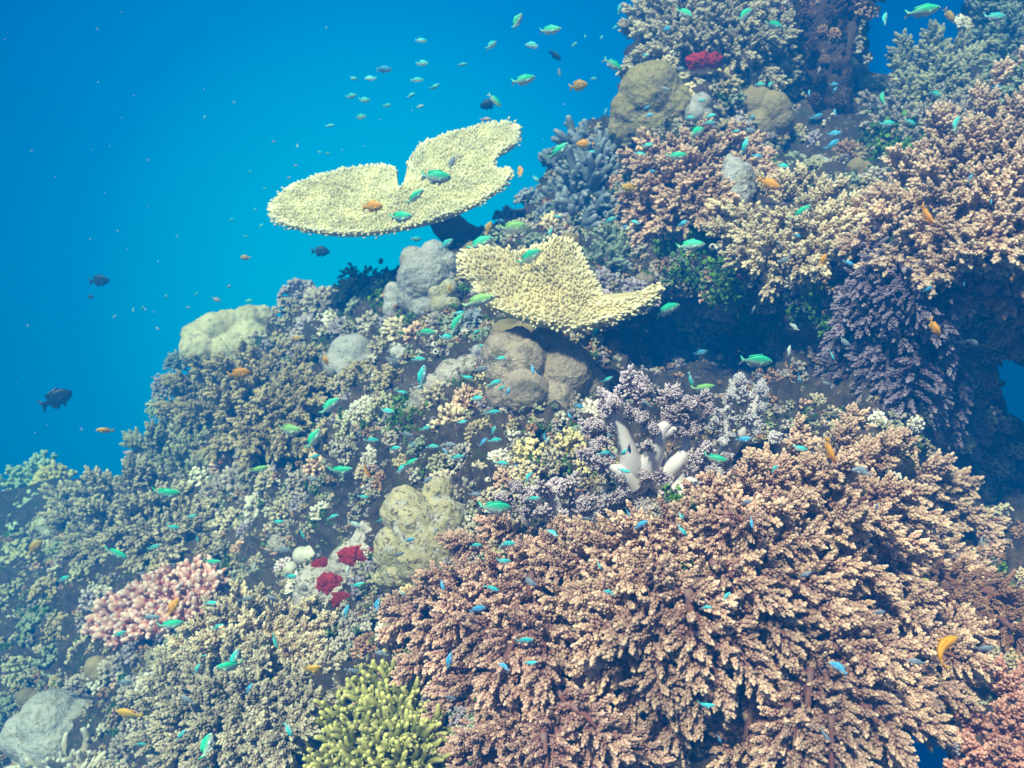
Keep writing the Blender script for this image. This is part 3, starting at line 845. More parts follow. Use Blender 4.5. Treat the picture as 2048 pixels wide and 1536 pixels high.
def plate(label, nick, outline, centre, d, nrm, mat, cup, nub, stalk_to, edge=0.018, rows=1.0):
    """A table coral: a thin cupped plate on a short stalk, its top thick with little upright branchlets."""
    nrm = unit(np.array(nrm))
    C = at(*centre, d)
    o = np.array(outline, float)
    # smooth the outline
    t = np.linspace(0, len(o), 220, endpoint=False)
    ext = np.vstack([o[-1:], o, o[:2]])
    pts = []
    for u in t:
        i, k = int(u), u - int(u)
        p0, p1, p2, p3 = ext[i:i + 4]
        pts.append(0.5 * (2 * p1 + (p2 - p0) * k + (2 * p0 - 5 * p1 + 4 * p2 - p3) * k * k + (3 * p1 - p0 - 3 * p2 + p3) * k ** 3))
    pts = np.array(pts)
    ray = at(pts[:, 0], pts[:, 1], np.ones(len(pts)))
    P = ray * ((C @ nrm) / (ray @ nrm))[:, None]
    ex = unit(R - nrm * (R @ nrm))
    ey = np.cross(nrm, ex)
    q = np.stack([(P - C) @ ex, (P - C) @ ey], -1)             # outline in the plate's own plane (metres)
    size = np.abs(q).max()
    nr = 14
    h = lambda r2: cup * r2
    rings, n = [], len(q)
    ss = np.linspace(0.06, 1, nr)
    mb = MB()
    top = np.array([[*(q[j] * s), h((s * np.hypot(*q[j]) / size) ** 2) + 0.004 * noise.noise(Vector((*(q[j] * s * 18), 1)))] for s in ss for j in range(n)])
    bot = np.array([[*(q[j] * s * 0.97), h((s * np.hypot(*q[j]) / size) ** 2) - edge - 0.03 * (1 - s) ** 2] for s in ss for j in range(n)])
    i = np.arange(nr - 1)[:, None] * n
    j = np.arange(n)[None]
    k = (j + 1) % n
    A, Bq, Cq, Dq = (i + j).ravel(), (i + k).ravel(), (i + n + k).ravel(), (i + n + j).ravel()
    ft = np.vstack([np.stack([A, Bq, Cq], -1), np.stack([A, Cq, Dq], -1)])
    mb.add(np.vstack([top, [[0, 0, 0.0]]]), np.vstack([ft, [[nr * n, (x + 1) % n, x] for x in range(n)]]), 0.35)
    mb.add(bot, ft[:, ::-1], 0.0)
    e0 = (nr - 1) * n
    jj = np.arange(n)
    kk = (jj + 1) % n
    both = np.vstack([top[e0:], bot[e0:]])
    mb.add(both, np.vstack([np.stack([jj, jj + n, kk + n], -1), np.stack([jj, kk + n, kk], -1)]), 0.2)
    # branchlets
    cnt = 0
    C_, D_, R_, E_, T_ = [], [], [], [], []
    lo, hi = q.min(0), q.max(0)
    step = nub * 1.55
    for gx in np.arange(lo[0], hi[0], step):
        for gy in np.arange(lo[1], hi[1], step):
            g = np.array([gx, gy]) + rng.normal(0, step * 0.3, 2)
            if not inside(q, g[0], g[1]):
                continue
            rr = np.hypot(*g) / size
            dist, _, _ = nearest_on(q, g[0:1], g[1:2])
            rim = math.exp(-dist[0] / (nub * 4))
            z = h(rr ** 2)
            dr = unit(np.array([g[0] / size * (0.5 + 1.3 * rim), g[1] / size * (0.5 + 1.3 * rim), 0.9]) + rng.normal(0, 0.22, 3))
            rd = 0.5 + 0.5 * math.sin(math.atan2(g[1], g[0]) * 23 + 3 * noise.noise(Vector((g[0] * 9, g[1] * 9, 0))))
            pt = noise.noise(Vector((g[0] * 11 + 3, g[1] * 11, 7)))
            if rng.random() < 0.35 * (1 - rim) * max(0, pt * 3):
                continue
            s = nub * (0.40 + 0.75 * rng.random() ** 2 + 0.35 * rim + 0.3 * rd)
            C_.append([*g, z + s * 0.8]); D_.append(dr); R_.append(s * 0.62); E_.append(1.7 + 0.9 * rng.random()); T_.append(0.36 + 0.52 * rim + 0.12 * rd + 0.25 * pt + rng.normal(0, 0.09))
    for k_ in range(n):
        for rep in range(2):
            a = q[k_] * (1.0 + 0.012 * rng.random()) + rng.normal(0, nub * 0.3, 2)
            rr = np.hypot(*a) / size
            out = unit(np.array([a[0], a[1], size * (0.12 + 0.22 * rng.random())]) / size)
            C_.append([*a, h(rr ** 2) - edge * 0.3 + rng.normal(0, edge * 0.4)]); D_.append(out); R_.append(nub * (0.5 + 0.3 * rng.random())); E_.append(1.4 + 0.7 * rng.random()); T_.append(0.8)
    mb.blobs(np.array(C_), np.array(D_), np.array(R_), np.array(E_), np.array(T_), 1, grad=0.3)
    rt = root('plate_coral', C)
    Mx = Matrix.Identity(4)
    for a, col in enumerate((ex, ey, nrm)):
        for b in range(3):
            Mx[b][a] = col[b]
    for b in range(3):
        Mx[b][3] = C[b]
    rt.matrix_world = Mx
    link('plate', mb.mesh('plate', [mat]), rt)
    sm = MB()
    S0 = at(*stalk_to, float(depth(*stalk_to)[0]) + 0.22)
    Bm = np.stack([ex, ey, nrm], -1)
    loc = (S0 - C) @ Bm
    near = loc.copy()
    near[2] = 0
    near *= 0.55
    near[2] = -0.05 - size * 0.16
    sm.tube([loc, (loc + near) / 2 + np.array([0, 0, -0.02]), near], [size * 0.12, size * 0.13, size * 0.12], 16, 0.3, sub=4, wob=0.04)
    link('stalk', sm.mesh('plate stalk', [M['dullb']]), rt)
    tag(rt, label, 'coral')
    mark(rt, outline, nick)


plate('wide pale yellow table coral with a notched rim and white edge over open water', 'table coral',
      [(546, 437), (556, 412), (590, 385), (660, 355), (740, 338), (782, 338), (793, 347), (780, 360), (770, 373), (776, 381), (792, 378), (812, 368), (832, 358), (824, 345), (817, 330), (850, 296), (930, 274), (1000, 264), (1040, 275), (1036, 300),
       (1000, 318), (990, 345), (1022, 350), (1015, 375), (960, 410), (880, 440), (780, 462), (690, 472), (610, 466), (560, 455)],
      (800, 400), 3.15, (-0.16, -0.20, 1.0), M['plate'], 0.03, 0.0052, (960, 490))
plate('straw yellow plate coral curving like a dish over the dark overhang', 'dish coral',
      [(922, 555), (930, 525), (980, 512), (1030, 514), (1075, 503), (1120, 492), (1156, 505), (1176, 545), (1196, 580), (1206, 604), (1232, 615), (1270, 612), (1306, 604), (1322, 610), (1300, 630), (1250, 650), (1170, 662),
       (1090, 650), (1020, 628), (960, 602), (950, 575)],
      (1080, 590), 2.02, (-0.10, -0.30, 1.0), M['straw'], 0.045, 0.0047, (1180, 600))

# ------------------------------------------------------------------ massive (boulder) corals


def boulder(name, label, nick, balls, mat, lift=0.5, rough=0.03, sub=5, k=42.0, centre=None, cat='coral', flat=None, amp2=0.03, buried=None, shrink=1.0):
    """One rounded mass: a smooth union of balls given in photo pixels (x, y, radius, extra towards the camera)."""
    b = np.array([(*x, 0.0)[:4] for x in balls], float)
    b[:, 2] *= shrink
    c = np.array(centre, float) if centre is not None else np.average(b[:, :2], 0, b[:, 2] ** 2)
    rad = b[:, 2].max()
    d = float(depth(*c)[0])
    s = d / FPX
    C = at(*c, d - lift * rad * s)
    if buried is not None:
        bpy.context.view_layer.update()
        ray = Vector(at(*c, 1.0)).normalized()
        hit = S.ray_cast(bpy.context.evaluated_depsgraph_get(), Vector((0, 0, 0)), ray)
        if hit[0]:
            C = np.array(hit[1] + ray * (buried * rad * s))
    v, f = ICO[sub]
    best = None
    D = v @ np.stack([R, U, -F], -1)                        # directions in (right, up, towards camera)
    t = []
    for x, y, r, z in b:
        o = np.array([x - c[0], -(y - c[1]), z])
        m = D @ o
        disc = m * m - o @ o + r * r
        t.append(np.where(disc > 0, m + np.sqrt(np.maximum(disc, 0)), 0.0))
    t = np.maximum(np.array(t), 0.0)
    tm = t.max(0)
    rr = tm + np.log(np.exp((t - tm) / rad * k).sum(0)) / k * rad
    rr = np.maximum(rr, rad * 0.25)
    P = v * rr[:, None] * s
    sd = hash(label) % 97 if False else sum(map(ord, label)) % 97
    nn = np.array([noise.fractal(Vector(p / (rad * s) * 1.7) + Vector((sd, 0, 0)), 1.0, 2.0, 3) for p in P])
    P = P * (1 + rough * nn)[:, None]
    if amp2:
        n2 = np.array([noise.fractal(Vector(p / (rad * s) * 7) + Vector((sd, 0, 0)), 1.0, 2.0, 3) for p in P])
        P = P * (1 + amp2 * n2)[:, None]
    mb = MB()
    mb.add(P, f, np.clip(0.5 + 0.5 * nn, 0, 1))
    o = link(name, mb.mesh(name, [mat]))
    o.location = C
    tag(o, label, cat)
    lo = (b[:, :2] - b[:, 2:3]).min(0)
    hi = (b[:, :2] + b[:, 2:3]).max(0)
    mark(o, [lo, hi], nick)
    return o


BC = 'boulder_coral'
boulder(BC, 'grey brown boulder coral of rounded lobes in front of the dark overhang', 'lobed boulder',
        [(1005, 705, 42, 20), (1052, 722, 46, 40), (1035, 690, 38, 10), (1130, 745, 62, 20), (1172, 775, 48, 0), (1050, 785, 52, 60), (1008, 790, 38, 30), (1062, 845, 66, 30), (1110, 800, 50, 40), (1095, 690, 42, -10), (1150, 845, 36, 10), (1080, 770, 60, 0), (1000, 745, 30, 30)], M['porites'], 0.3, 0.035, k=200, shrink=0.93)
boulder(BC, 'lumpy yellowish grey boulder coral above the red sponge rock', 'lumpy boulder',
        [(815, 1022, 48, 20), (890, 1045, 50, 20), (800, 1090, 48, 20), (860, 1095, 68, 40), (905, 1080, 38, 20), (805, 1135, 40, 20), (875, 985, 30, 0), (775, 1150, 24, 10), (850, 1145, 46, 20), (840, 1050, 50, 40)], M['lumpy'], 0.45, 0.06, k=60, amp2=0.02)
boulder(BC, 'olive brown boulder coral near the top with dark shaded flank', 'olive boulder',
        [(1298, 195, 62, 20), (1262, 225, 42, 10), (1338, 225, 50, 20), (1252, 258, 36, 0), (1310, 160, 28, 10), (1300, 245, 52, 10), (1360, 205, 30, 0)], M['brain'], 0.45, 0.035)
boulder(BC, 'pale grey lobed boulder coral standing on the ridge below the wide table coral', 'ridge boulder',
        [(828, 522, 27, 10), (868, 512, 30, 0), (893, 528, 24, 0), (850, 560, 52, 20), (880, 580, 42, 10), (835, 590, 40, 10), (862, 610, 48, 10)], M['paleg'], 0.5, 0.03)
boulder(BC, 'small pale grey column coral beside the pale grey boulder on the ridge', 'small grey column',
        [(785, 580, 16, 0), (786, 598, 19, 0), (787, 618, 22, 0)], M['paleg'], 0.5, 0.03, sub=3)
boulder(BC, 'cluster of small yellowish lobes at the foot of the pale grey boulder', 'small yellow lobes',
        [(872, 588, 15, 10), (898, 578, 18, 10), (880, 612, 20, 10), (906, 610, 16, 10), (890, 598, 20, 0)], M['lumpy'], 1.6, 0.03, sub=3, k=30)
boulder(BC, 'cream boulder coral with folded crown at the edge of open water', 'folded boulder',
        [(395, 672, 30, 0), (432, 662, 36, 10), (455, 650, 30, 0), (500, 645, 34, 10), (525, 638, 26, 0), (545, 668, 24, 0), (505, 690, 48, 20), (410, 700, 40, 20), (455, 705, 50, 0), (540, 700, 30, 0)], M['fold'], 0.4, 0.05, k=26)
boulder(BC, 'small round grey boulder coral above the mixed bushy corals', 'round boulder',
        [(695, 705, 36, 0), (712, 702, 34, 0), (730, 722, 30, 0), (680, 728, 34, 0), (700, 735, 40, 0)], M['paleg'], 0.5, 0.03, sub=3)
boulder(BC, 'broad greyish boulder coral behind the white fingers in the bottom left corner', 'corner boulder',
        [(110, 1440, 62, 10), (165, 1445, 46, 10), (60, 1470, 50, 0), (120, 1480, 70, 10), (190, 1475, 36, 0)], M['paleg'], 0.35, 0.03)
boulder(BC, 'dull brown boulder coral with rounded lobes in the shade of the dark column', 'dull brown lobes',
        [(1540, 225, 38, 10), (1508, 210, 38, 0), (1552, 245, 32, 10), (1546, 300, 20, 0), (1530, 275, 28, 0), (1515, 250, 40, 0)], M['dullb'], 0.4, 0.03)
boulder(BC, 'small pale lump coral beside the olive boulder', 'pale lump',
        [(1402, 208, 22, 0), (1392, 228, 22, 0), (1408, 230, 18, 0)], M['paleg'], 1.2, 0.05, sub=3)
boulder('cone_sponge', 'pale grey cone shaped sponge between golden and cream tree corals', 'grey cone sponge',
        [(1462, 322, 9, 0), (1466, 338, 20, 0), (1470, 358, 32, 10), (1468, 385, 34, 10), (1455, 412, 28, 0)], M['paleg'], 3.0, 0.12, sub=5, centre=(1468, 372), cat='sponge', amp2=0.03)
boulder('encrusted_rock', 'whitish slanting rock among the mixed bushy corals', 'slanting rock',
        [(935, 735, 26, 0), (900, 752, 32, 0), (868, 775, 28, 0), (845, 798, 24, 0), (830, 818, 16, 0), (890, 775, 34, 0)], M['rubble'], 0.4, 0.08, cat='rock', amp2=0.03)
boulder(BC, 'small greenish ball coral at the upper end of the yellow green fingers', 'small greenish ball', [(785, 1262, 24, 0), (788, 1275, 24, 0)], M['lumpy'], 0.7, 0.02, sub=3)
boulder('ball_sponge', 'twin white ball sponge beside the red sponge rock', 'twin white balls', [(604, 1112, 19, 0), (625, 1110, 21, 0)], M['squirt'], 1.2, 0.02, sub=3, k=30, cat='sponge')
boulder('ball_sponge', 'single smaller white ball sponge below the twin white balls', 'single white ball', [(583, 1138, 14, 0)], M['squirt'], 1.2, 0.02, sub=3, cat='sponge')
boulder('encrusted_rock', 'pale knobbly rock crusted with red sponge beside the lumpy boulder', 'red crusted rock',
        [(640, 1170, 45, 0), (700, 1130, 45, 0), (735, 1100, 40, 0), (690, 1185, 50, 0), (740, 1070, 30, 0), (620, 1200, 35, 0)], M['rubble'], 0.3, 0.1, cat='rock', amp2=0.06)
for i, (x, y, r, lb) in enumerate([(704, 1112, 22, 'red sponge crust on upper part of the pale knobbly rock'), (660, 1165, 25, 'largest red sponge crust lower on the pale knobbly rock'), (735, 1112, 17, 'red sponge with a round hole touching the lumpy boulder'),
                                   (640, 1130, 13, 'small red sponge crust beside the twin white balls'), (690, 1200, 22, 'dark red sponge crust at the base of the pale knobbly rock')]):
    boulder('red_sponge', lb, None, [(x - r * .4, y, r * .75, 0), (x + r * .4, y - r * .2, r * .7, 0), (x, y + r * .3, r * .7, 0)], M['red'], 3.2, 0.25, sub=5, cat='sponge', amp2=0.14, buried=0.35)
boulder('red_sponge', 'bright red sponge lying under the beige coral of the reef top', 'bright red sponge',
        [(1390, 123, 15, 0), (1405, 120, 15, 0), (1425, 121, 15, 0)], M['red'], 6.0, 0.2, sub=5, cat='sponge', amp2=0.1)
boulder(BC, 'smoky brown dome coral behind the lobed boulder', 'smoky dome', [(1015, 672, 34, 0), (1050, 668, 36, 0), (990, 700, 26, 0)], M['dullb'], 0.5, 0.03, sub=3)


for x, y, r, mk, lb in [
    (965, 705, 20, 'paleg', 'small grey lump coral touching the upper left of the lobed boulder'), (1015, 452, 17, 'dullb', 'small dark lump coral below the table coral tip'),
    (950, 500, 20, 'dullb', 'dull brown lump coral behind the ridge boulder'), (800, 705, 17, 'paleg', 'small pale lump coral right of the round grey boulder'),
    (840, 1045, 20, 'rubble', 'whitish stone at the upper left side of the lumpy boulder'), (560, 1085, 20, 'rubble', 'crusted stone in the dark hollow above the pale cream coral'),
    (200, 1335, 26, 'dullb', 'dull brown lump coral under the pink coral'), (60, 1395, 22, 'dullb', 'dull lump coral above the broad grey corner boulder'),
    (1720, 335, 22, 'dullb', 'dull lump coral beneath the leafy algae patch'), (1640, 325, 18, 'paleg', 'small pale lump coral above the cream topped coral'),
    (1350, 600, 20, 'dullb', 'dark lump coral at the tip of the dish coral arm'), (100, 1052, 22, 'paleg', 'bluish grey lump coral among the turquoise corals of the left edge'),
    (1290, 560, 18, 'porites', 'small brown lump coral behind the dish coral')]:
    boulder(BC, lb, None, [(x - r * .3, y, r * .85, 0), (x + r * .4, y + r * .1, r * .7, 0), (x, y + r * .4, r * .8, 0)], M[mk], 1.3, 0.06, sub=3)


def column():
    B = at(1655, 250, float(depth(1655, 250)[0]))
    rt = root('reef_column', B)
    tag(rt, 'dark encrusted reef column with reddish brown patch below the top edge', 'rock')
    mark(rt, [(1600, 0), (1710, 210)], 'dark reef column')
    d = 3.22
    px = d / FPX
    sm = MB()
    sm.tube([at(1668, 260, d + .1) - B, at(1660, 170, d) - B, at(1648, 90, d) - B, at(1640, 0, d) - B, at(1640, -120, d) - B], [44 * px, 38 * px, 40 * px, 46 * px, 60 * px], 36, 0.6, sub=14, wob=0.10)
    link('trunk', sm.mesh('column trunk', [M['darkcol']]), rt)
    bm = MB()
    bm.tube([at(1678, 180, d + .02) - B, at(1690, 120, d - .02) - B, at(1702, 60, d - .02) - B, at(1722, 0, d) - B, at(1735, -90, d) - B], [14 * px, 10 * px, 12 * px, 14 * px, 22 * px], 16, 0.6, sub=8, wob=0.1)
    link('branch', bm.mesh('column branch', [M['darkcol']]), rt)
    for i, (x, y, s) in enumerate([(1620, 10, 26), (1655, 0, 30), (1690, 8, 24), (1720, 22, 26), (1735, 5, 30), (1610, 40, 22), (1742, 30, 16), (1690, -20, 34), (1625, 90, 14), (1668, 70, 13), (1640, 150, 14), (1680, 200, 15), (1650, 120, 10), (1628, 200, 14), (1660, 30, 16), (1645, 60, 10), (1672, 130, 11)]):
        inst('tuft', LIB['open' if i < 8 else 'knob'][i % 5], M['darkcol' if i % 3 else 'brown'], at(x, y, d - (0.03 if i < 8 else 0.075)), frames(unit(-F + 0.4 * U + rng.normal(0, .3, 3)))[0], s * px, rt, B)


column()

# ------------------------------------------------------------------ small bushy corals over the slope
AUTO = []      # things whose labels are written at the end from look and place: [object, x, y, size px, look words]
SIZES = {'open': 'bushy coral', 'knob': 'pebbly coral', 'finger': 'finger coral tuft', 'stub': 'stubby coral'}
COLW = {'greybrown': 'grey brown', 'violet': 'dull violet', 'beige': 'beige', 'white': 'whitish', 'olive': 'olive', 'cream': 'cream', 'tan': 'tan', 'butter': 'butter yellow', 'greyblue': 'grey blue', 'greygreen': 'grey green',
        'turq': 'turquoise grey', 'sage': 'sage green', 'purple': 'purple', 'lilac': 'lilac', 'brown': 'brown', 'tan_red': 'reddish tan', 'pink': 'pink'}
BUSH = [
    (600, 585, 34, 'open', 'violet'), (650, 602, 36, 'knob', 'greybrown'), (700, 585, 28, 'open', 'sage'), (742, 640, 32, 'knob', 'greybrown'), (620, 648, 36, 'knob', 'violet'), (690, 655, 26, 'knob', 'violet'), (800, 655, 30, 'knob', 'beige'),
    (760, 690, 26, 'knob', 'beige'), (835, 665, 30, 'knob', 'tan'), (575, 625, 28, 'open', 'greybrown'), (720, 610, 26, 'open', 'greygreen'), (665, 635, 24, 'knob', 'white'), (590, 690, 26, 'open', 'greybrown'), (780, 640, 22, 'knob', 'violet'),
    (910, 650, 26, 'open', 'greygreen'), (870, 640, 24, 'knob', 'greybrown'), (945, 640, 24, 'open', 'greyblue'),
    (790, 755, 36, 'open', 'olive'), (730, 805, 20, 'knob', 'white'), (715, 830, 20, 'knob', 'white'), (765, 820, 38, 'open', 'sage'), (880, 795, 34, 'knob', 'beige'), (935, 800, 34, 'knob', 'tan'), (905, 845, 34, 'knob', 'cream'), (960, 860, 28, 'knob', 'olive'),
    (850, 900, 32, 'open', 'greygreen'), (742, 918, 20, 'knob', 'white'), (735, 940, 20, 'knob', 'cream'), (690, 900, 26, 'open', 'greybrown'), (640, 925, 30, 'knob', 'tan'), (655, 870, 34, 'open', 'olive'), (600, 965, 26, 'knob', 'greybrown'),
    (700, 850, 28, 'open', 'sage'), (800, 880, 28, 'open', 'greybrown'), (930, 910, 28, 'knob', 'greybrown'), (880, 930, 26, 'open', 'sage'), (810, 925, 24, 'open', 'olive'), (720, 750, 34, 'open', 'olive'), (680, 770, 28, 'open', 'beige'), (770, 960, 24, 'knob', 'brown'),
    (440, 925, 24, 'knob', 'pink'), (480, 950, 34, 'knob', 'greybrown'), (545, 955, 30, 'knob', 'beige'), (520, 1005, 36, 'knob', 'white'), (570, 1020, 26, 'knob', 'beige'), (430, 985, 30, 'knob', 'greybrown'), (600, 1005, 22, 'knob', 'violet'), (460, 1045, 28, 'open', 'beige'),
    (560, 920, 24, 'knob', 'violet'), (410, 950, 26, 'open', 'white'), (490, 900, 22, 'knob', 'violet'), (500, 1060, 24, 'knob', 'violet'),
    (1060, 905, 28, 'open', 'butter'), (1140, 885, 30, 'open', 'butter'), (1105, 925, 26, 'open', 'beige'), (960, 945, 26, 'knob', 'beige'), (1010, 960, 28, 'knob', 'tan_red'), (930, 985, 30, 'knob', 'greybrown'), (1050, 950, 24, 'open', 'cream'), (1175, 925, 22, 'open', 'butter'),
    (985, 1000, 24, 'knob', 'beige'), (890, 965, 28, 'knob', 'beige'), (1180, 825, 26, 'knob', 'white'), (1165, 870, 22, 'knob', 'greygreen'),
    (1040, 460, 26, 'knob', 'greybrown'), (1115, 448, 30, 'knob', 'cream'), (1070, 482, 24, 'open', 'greygreen'), (1180, 432, 16, 'knob', 'white'), (1235, 415, 28, 'open', 'greyblue'), (1010, 440, 28, 'open', 'greyblue'), (1060, 395, 26, 'open', 'greyblue'),
    (1200, 395, 28, 'knob', 'greybrown'), (1250, 395, 22, 'open', 'violet'), (1145, 470, 22, 'knob', 'beige'), (990, 475, 26, 'open', 'greygreen'), (1290, 500, 22, 'open', 'greybrown'), (1090, 425, 22, 'knob', 'greyblue'),
    (1215, 560, 30, 'knob', 'violet'), (1265, 580, 30, 'knob', 'violet'), (1310, 555, 26, 'knob', 'greybrown'), (1240, 535, 22, 'knob', 'greyblue'), (1300, 590, 24, 'knob', 'violet'), (1330, 530, 22, 'open', 'brown'), (1215, 595, 20, 'knob', 'lilac'),
    (1335, 135, 28, 'open', 'cream'), (1375, 165, 30, 'open', 'beige'), (1440, 165, 32, 'knob', 'olive'), (1500, 160, 30, 'knob', 'beige'), (1570, 145, 32, 'open', 'sage'), (1540, 170, 24, 'knob', 'greybrown'), (1375, 190, 24, 'open', 'cream'), (1460, 190, 24, 'open', 'greygreen'),
    (1600, 170, 22, 'open', 'sage'), (1345, 105, 26, 'knob', 'white'),
    (1680, 255, 30, 'knob', 'greybrown'), (1700, 300, 28, 'knob', 'brown'), (1625, 345, 30, 'open', 'sage'), (1700, 370, 30, 'open', 'greygreen'), (1755, 350, 28, 'knob', 'greybrown'), (1670, 340, 24, 'knob', 'greybrown'), (1740, 400, 24, 'open', 'greybrown'), (1690, 200, 26, 'knob', 'greybrown'),
    (1590, 320, 22, 'open', 'greygreen'), (1800, 330, 24, 'open', 'greygreen'), (1740, 170, 24, 'open', 'greyblue'), (1640, 280, 22, 'knob', 'violet'),
    (30, 965, 40, 'open', 'turq'), (110, 955, 32, 'knob', 'butter'), (65, 1010, 36, 'open', 'turq'), (130, 1000, 28, 'knob', 'white'), (20, 1060, 34, 'open', 'turq'), (85, 1060, 28, 'open', 'sage'), (80, 930, 28, 'open', 'turq'), (40, 1110, 34, 'open', 'sage'), (120, 1110, 28, 'open', 'greygreen'), (310, 815, 22, 'open', 'turq'), (330, 770, 24, 'knob', 'violet'),
    (355, 720, 22, 'knob', 'greyblue'), (160, 1150, 28, 'open', 'sage'), (30, 1190, 36, 'open', 'sage'), (90, 1180, 30, 'open', 'olive'), (60, 1260, 36, 'open', 'greygreen'), (120, 1250, 26, 'open', 'olive'), (110, 1320, 32, 'open', 'greygreen'), (40, 1345, 34, 'open', 'sage'),
    (160, 1370, 26, 'open', 'greybrown'), (230, 1330, 30, 'knob', 'greybrown'), (260, 1380, 26, 'knob', 'greybrown'), (290, 1450, 28, 'open', 'greybrown'), (250, 1500, 34, 'knob', 'greybrown'), (300, 1370, 24, 'open', 'white'), (230, 1120, 24, 'knob', 'beige'), (20, 1420, 30, 'open', 'greygreen'), (270, 1300, 24, 'knob', 'violet'),
    (240, 1550, 30, 'open', 'beige'), (410, 1100, 22, 'open', 'olive'), (330, 1130, 26, 'open', 'olive'), (600, 1170, 28, 'knob', 'white'), (700, 1245, 26, 'knob', 'greybrown'), (735, 1290, 28, 'knob', 'brown'), (690, 1290, 24, 'open', 'greybrown'), (580, 1060, 24, 'knob', 'greybrown'), (650, 1240, 22, 'knob', 'beige'),
    (1370, 640, 20, 'knob', 'greybrown'), (1400, 670, 20, 'knob', 'greyblue'), (1600, 560, 24, 'knob', 'greybrown'), (1640, 560, 24, 'open', 'brown'), (1530, 610, 20, 'knob', 'beige'), (2030, 1380, 26, 'knob', 'greygreen'), (2020, 700, 26, 'open', 'brown'),
]
_boxes = [(q[1], q[2], q[3] * .8, q[4] * .8) for q in THINGS]
_rows = list(BUSH)
for _ in range(6000):
    if len(_rows) >= len(BUSH) + 120:
        break
    x, y, s = rng.uniform(0, 2048), rng.uniform(40, 1530), rng.uniform(14, 25)
    if inside(OPEN, x, y) or inside(GAP, x, y) or any(inside(h, x, y) for h in HOLES) or (1200 < x < 1660 and 630 < y < 790):
        continue
    if any(abs(x - a) < c and abs(y - b_) < d_ for a, b_, c, d_ in _boxes) or any(math.hypot(x - r[0], y - r[1]) < (s + r[2]) * 0.8 for r in _rows):
        continue
    _rows.append((x, y, s, ['open', 'knob', 'knob'][int(rng.integers(3))], ['greybrown', 'violet', 'beige', 'white', 'olive', 'cream', 'sage', 'greygreen', 'brown', 'tan_red', 'lilac', 'butter'][int(rng.integers(12))]))
for i, (x, y, s, kd, mk) in enumerate(_rows):
    d = float(depth(x, y)[0])
    dr = unit(-F * 0.8 + U * 0.5 + np.array([0, 0, 0.4]) + rng.normal(0, 0.25, 3))
    sc = s / FPX * d * 1.12
    o = inst('bush_coral' if kd == 'open' else 'pebbly_coral', LIB[kd][i % 5], M[mk], at(x, y, d - 0.025) - dr * sc * 0.35, frames(dr)[0], (sc * rng.uniform(.85, 1.15), sc * rng.uniform(.85, 1.15), sc * rng.uniform(.8, 1.1)))
    o['category'] = 'coral'
    AUTO.append([o, x, y, s, f"{COLW[mk]} {SIZES[kd]}", 'on'])

# ------------------------------------------------------------------ green algae and sea squirts
for lb, nick, pts in [
    ('bright green leafy algae patch on the shaded wall beneath the grey corals', 'leafy algae patch', [(1740, 250, 26), (1775, 270, 30), (1810, 290, 30), (1790, 320, 28), (1840, 310, 26), (1760, 305, 24), (1730, 285, 20), (1850, 340, 22), (1860, 280, 20)]),
    ('dark green leafy algae hanging below the golden tree coral', 'hanging algae', [(1330, 500, 26), (1370, 520, 28), (1410, 500, 26), (1400, 550, 28), (1440, 540, 28), (1350, 550, 20), (1460, 570, 24), (1430, 590, 24), (1395, 480, 24), (1480, 600, 24)]),
    ('green algae mat with white sea squirts below the cream topped coral', 'squirt algae', [(1500, 630, 26), (1550, 640, 26), (1600, 620, 28), (1640, 630, 26), (1580, 660, 24), (1630, 590, 24), (1660, 650, 22), (1530, 660, 22), (1480, 650, 20)]),
    ('green algae tuft among the mixed bushy corals beside the lobed boulder', 'mid algae', [(805, 815, 24), (830, 840, 24), (790, 840, 20), (925, 770, 16), (820, 870, 20)]),
    ('green algae seen in gaps of the biggest reddish tan coral', 'gap algae', [(1370, 1150, 22), (1480, 1130, 26), (1500, 1150, 22), (1350, 990, 16), (1400, 1010, 16), (1460, 1100, 20)]),
    ('soft green algae on the ridge below the wide table coral', 'ridge algae', [(700, 560, 24), (740, 560, 26), (770, 585, 22), (760, 610, 18), (820, 545, 20)]),
    ('small bright green algae sprig beside the broad tan coral', 'algae sprig', [(1990, 1105, 9), (2005, 1140, 14), (1985, 1120, 8)]),
]:
    B = at(pts[0][0], pts[0][1], float(depth(*pts[0][:2])[0]))
    rt = root('green_algae', B)
    tag(rt, lb, 'algae')
    mark(rt, [(p[0], p[1]) for p in pts], nick)
    for i, (x, y, s) in enumerate(pts):
        d = float(depth(x, y)[0])
        near = 0.16 if 'gaps' in lb else 0.03
        dr = unit(-F + 0.3 * U + rng.normal(0, 0.2, 3))
        inst('leaves', LIB['leaf'][i % 4], M['algae'], at(x, y, d - near), frames(dr)[0], s / FPX * d * 1.4, rt, B)


def squirt_mesh():
    mb = MB()
    prof = [(0.35, -0.7), (0.62, -0.4), (0.75, 0.1), (0.68, 0.55), (0.5, 0.75), (0.36, 0.74), (0.30, 0.5), (0.26, 0.1), (0.02, 0.0)]
    n = 18
    an = np.linspace(0, 2 * math.pi, n, endpoint=False)
    v = np.array([[r * math.cos(a), r * math.sin(a), z] for r, z in prof for a in an])
    i = np.arange(len(prof) - 1)[:, None] * n
    j = np.arange(n)[None]
    k = (j + 1) % n
    f = np.vstack([np.stack([(i + j).ravel(), (i + k).ravel(), (i + n + k).ravel()], -1), np.stack([(i + j).ravel(), (i + n + k).ravel(), (i + n + j).ravel()], -1)])
    mi = np.zeros(len(f), int)
    mb.add(v, f, 0.7)
    me = mb.mesh('sea squirt', [M['squirt'], M['hole']])
    for p in me.polygons:
        c = p.center
        p.material_index = 1 if math.hypot(c.x, c.y) < 0.33 and c.z > -0.1 else 0
    return me


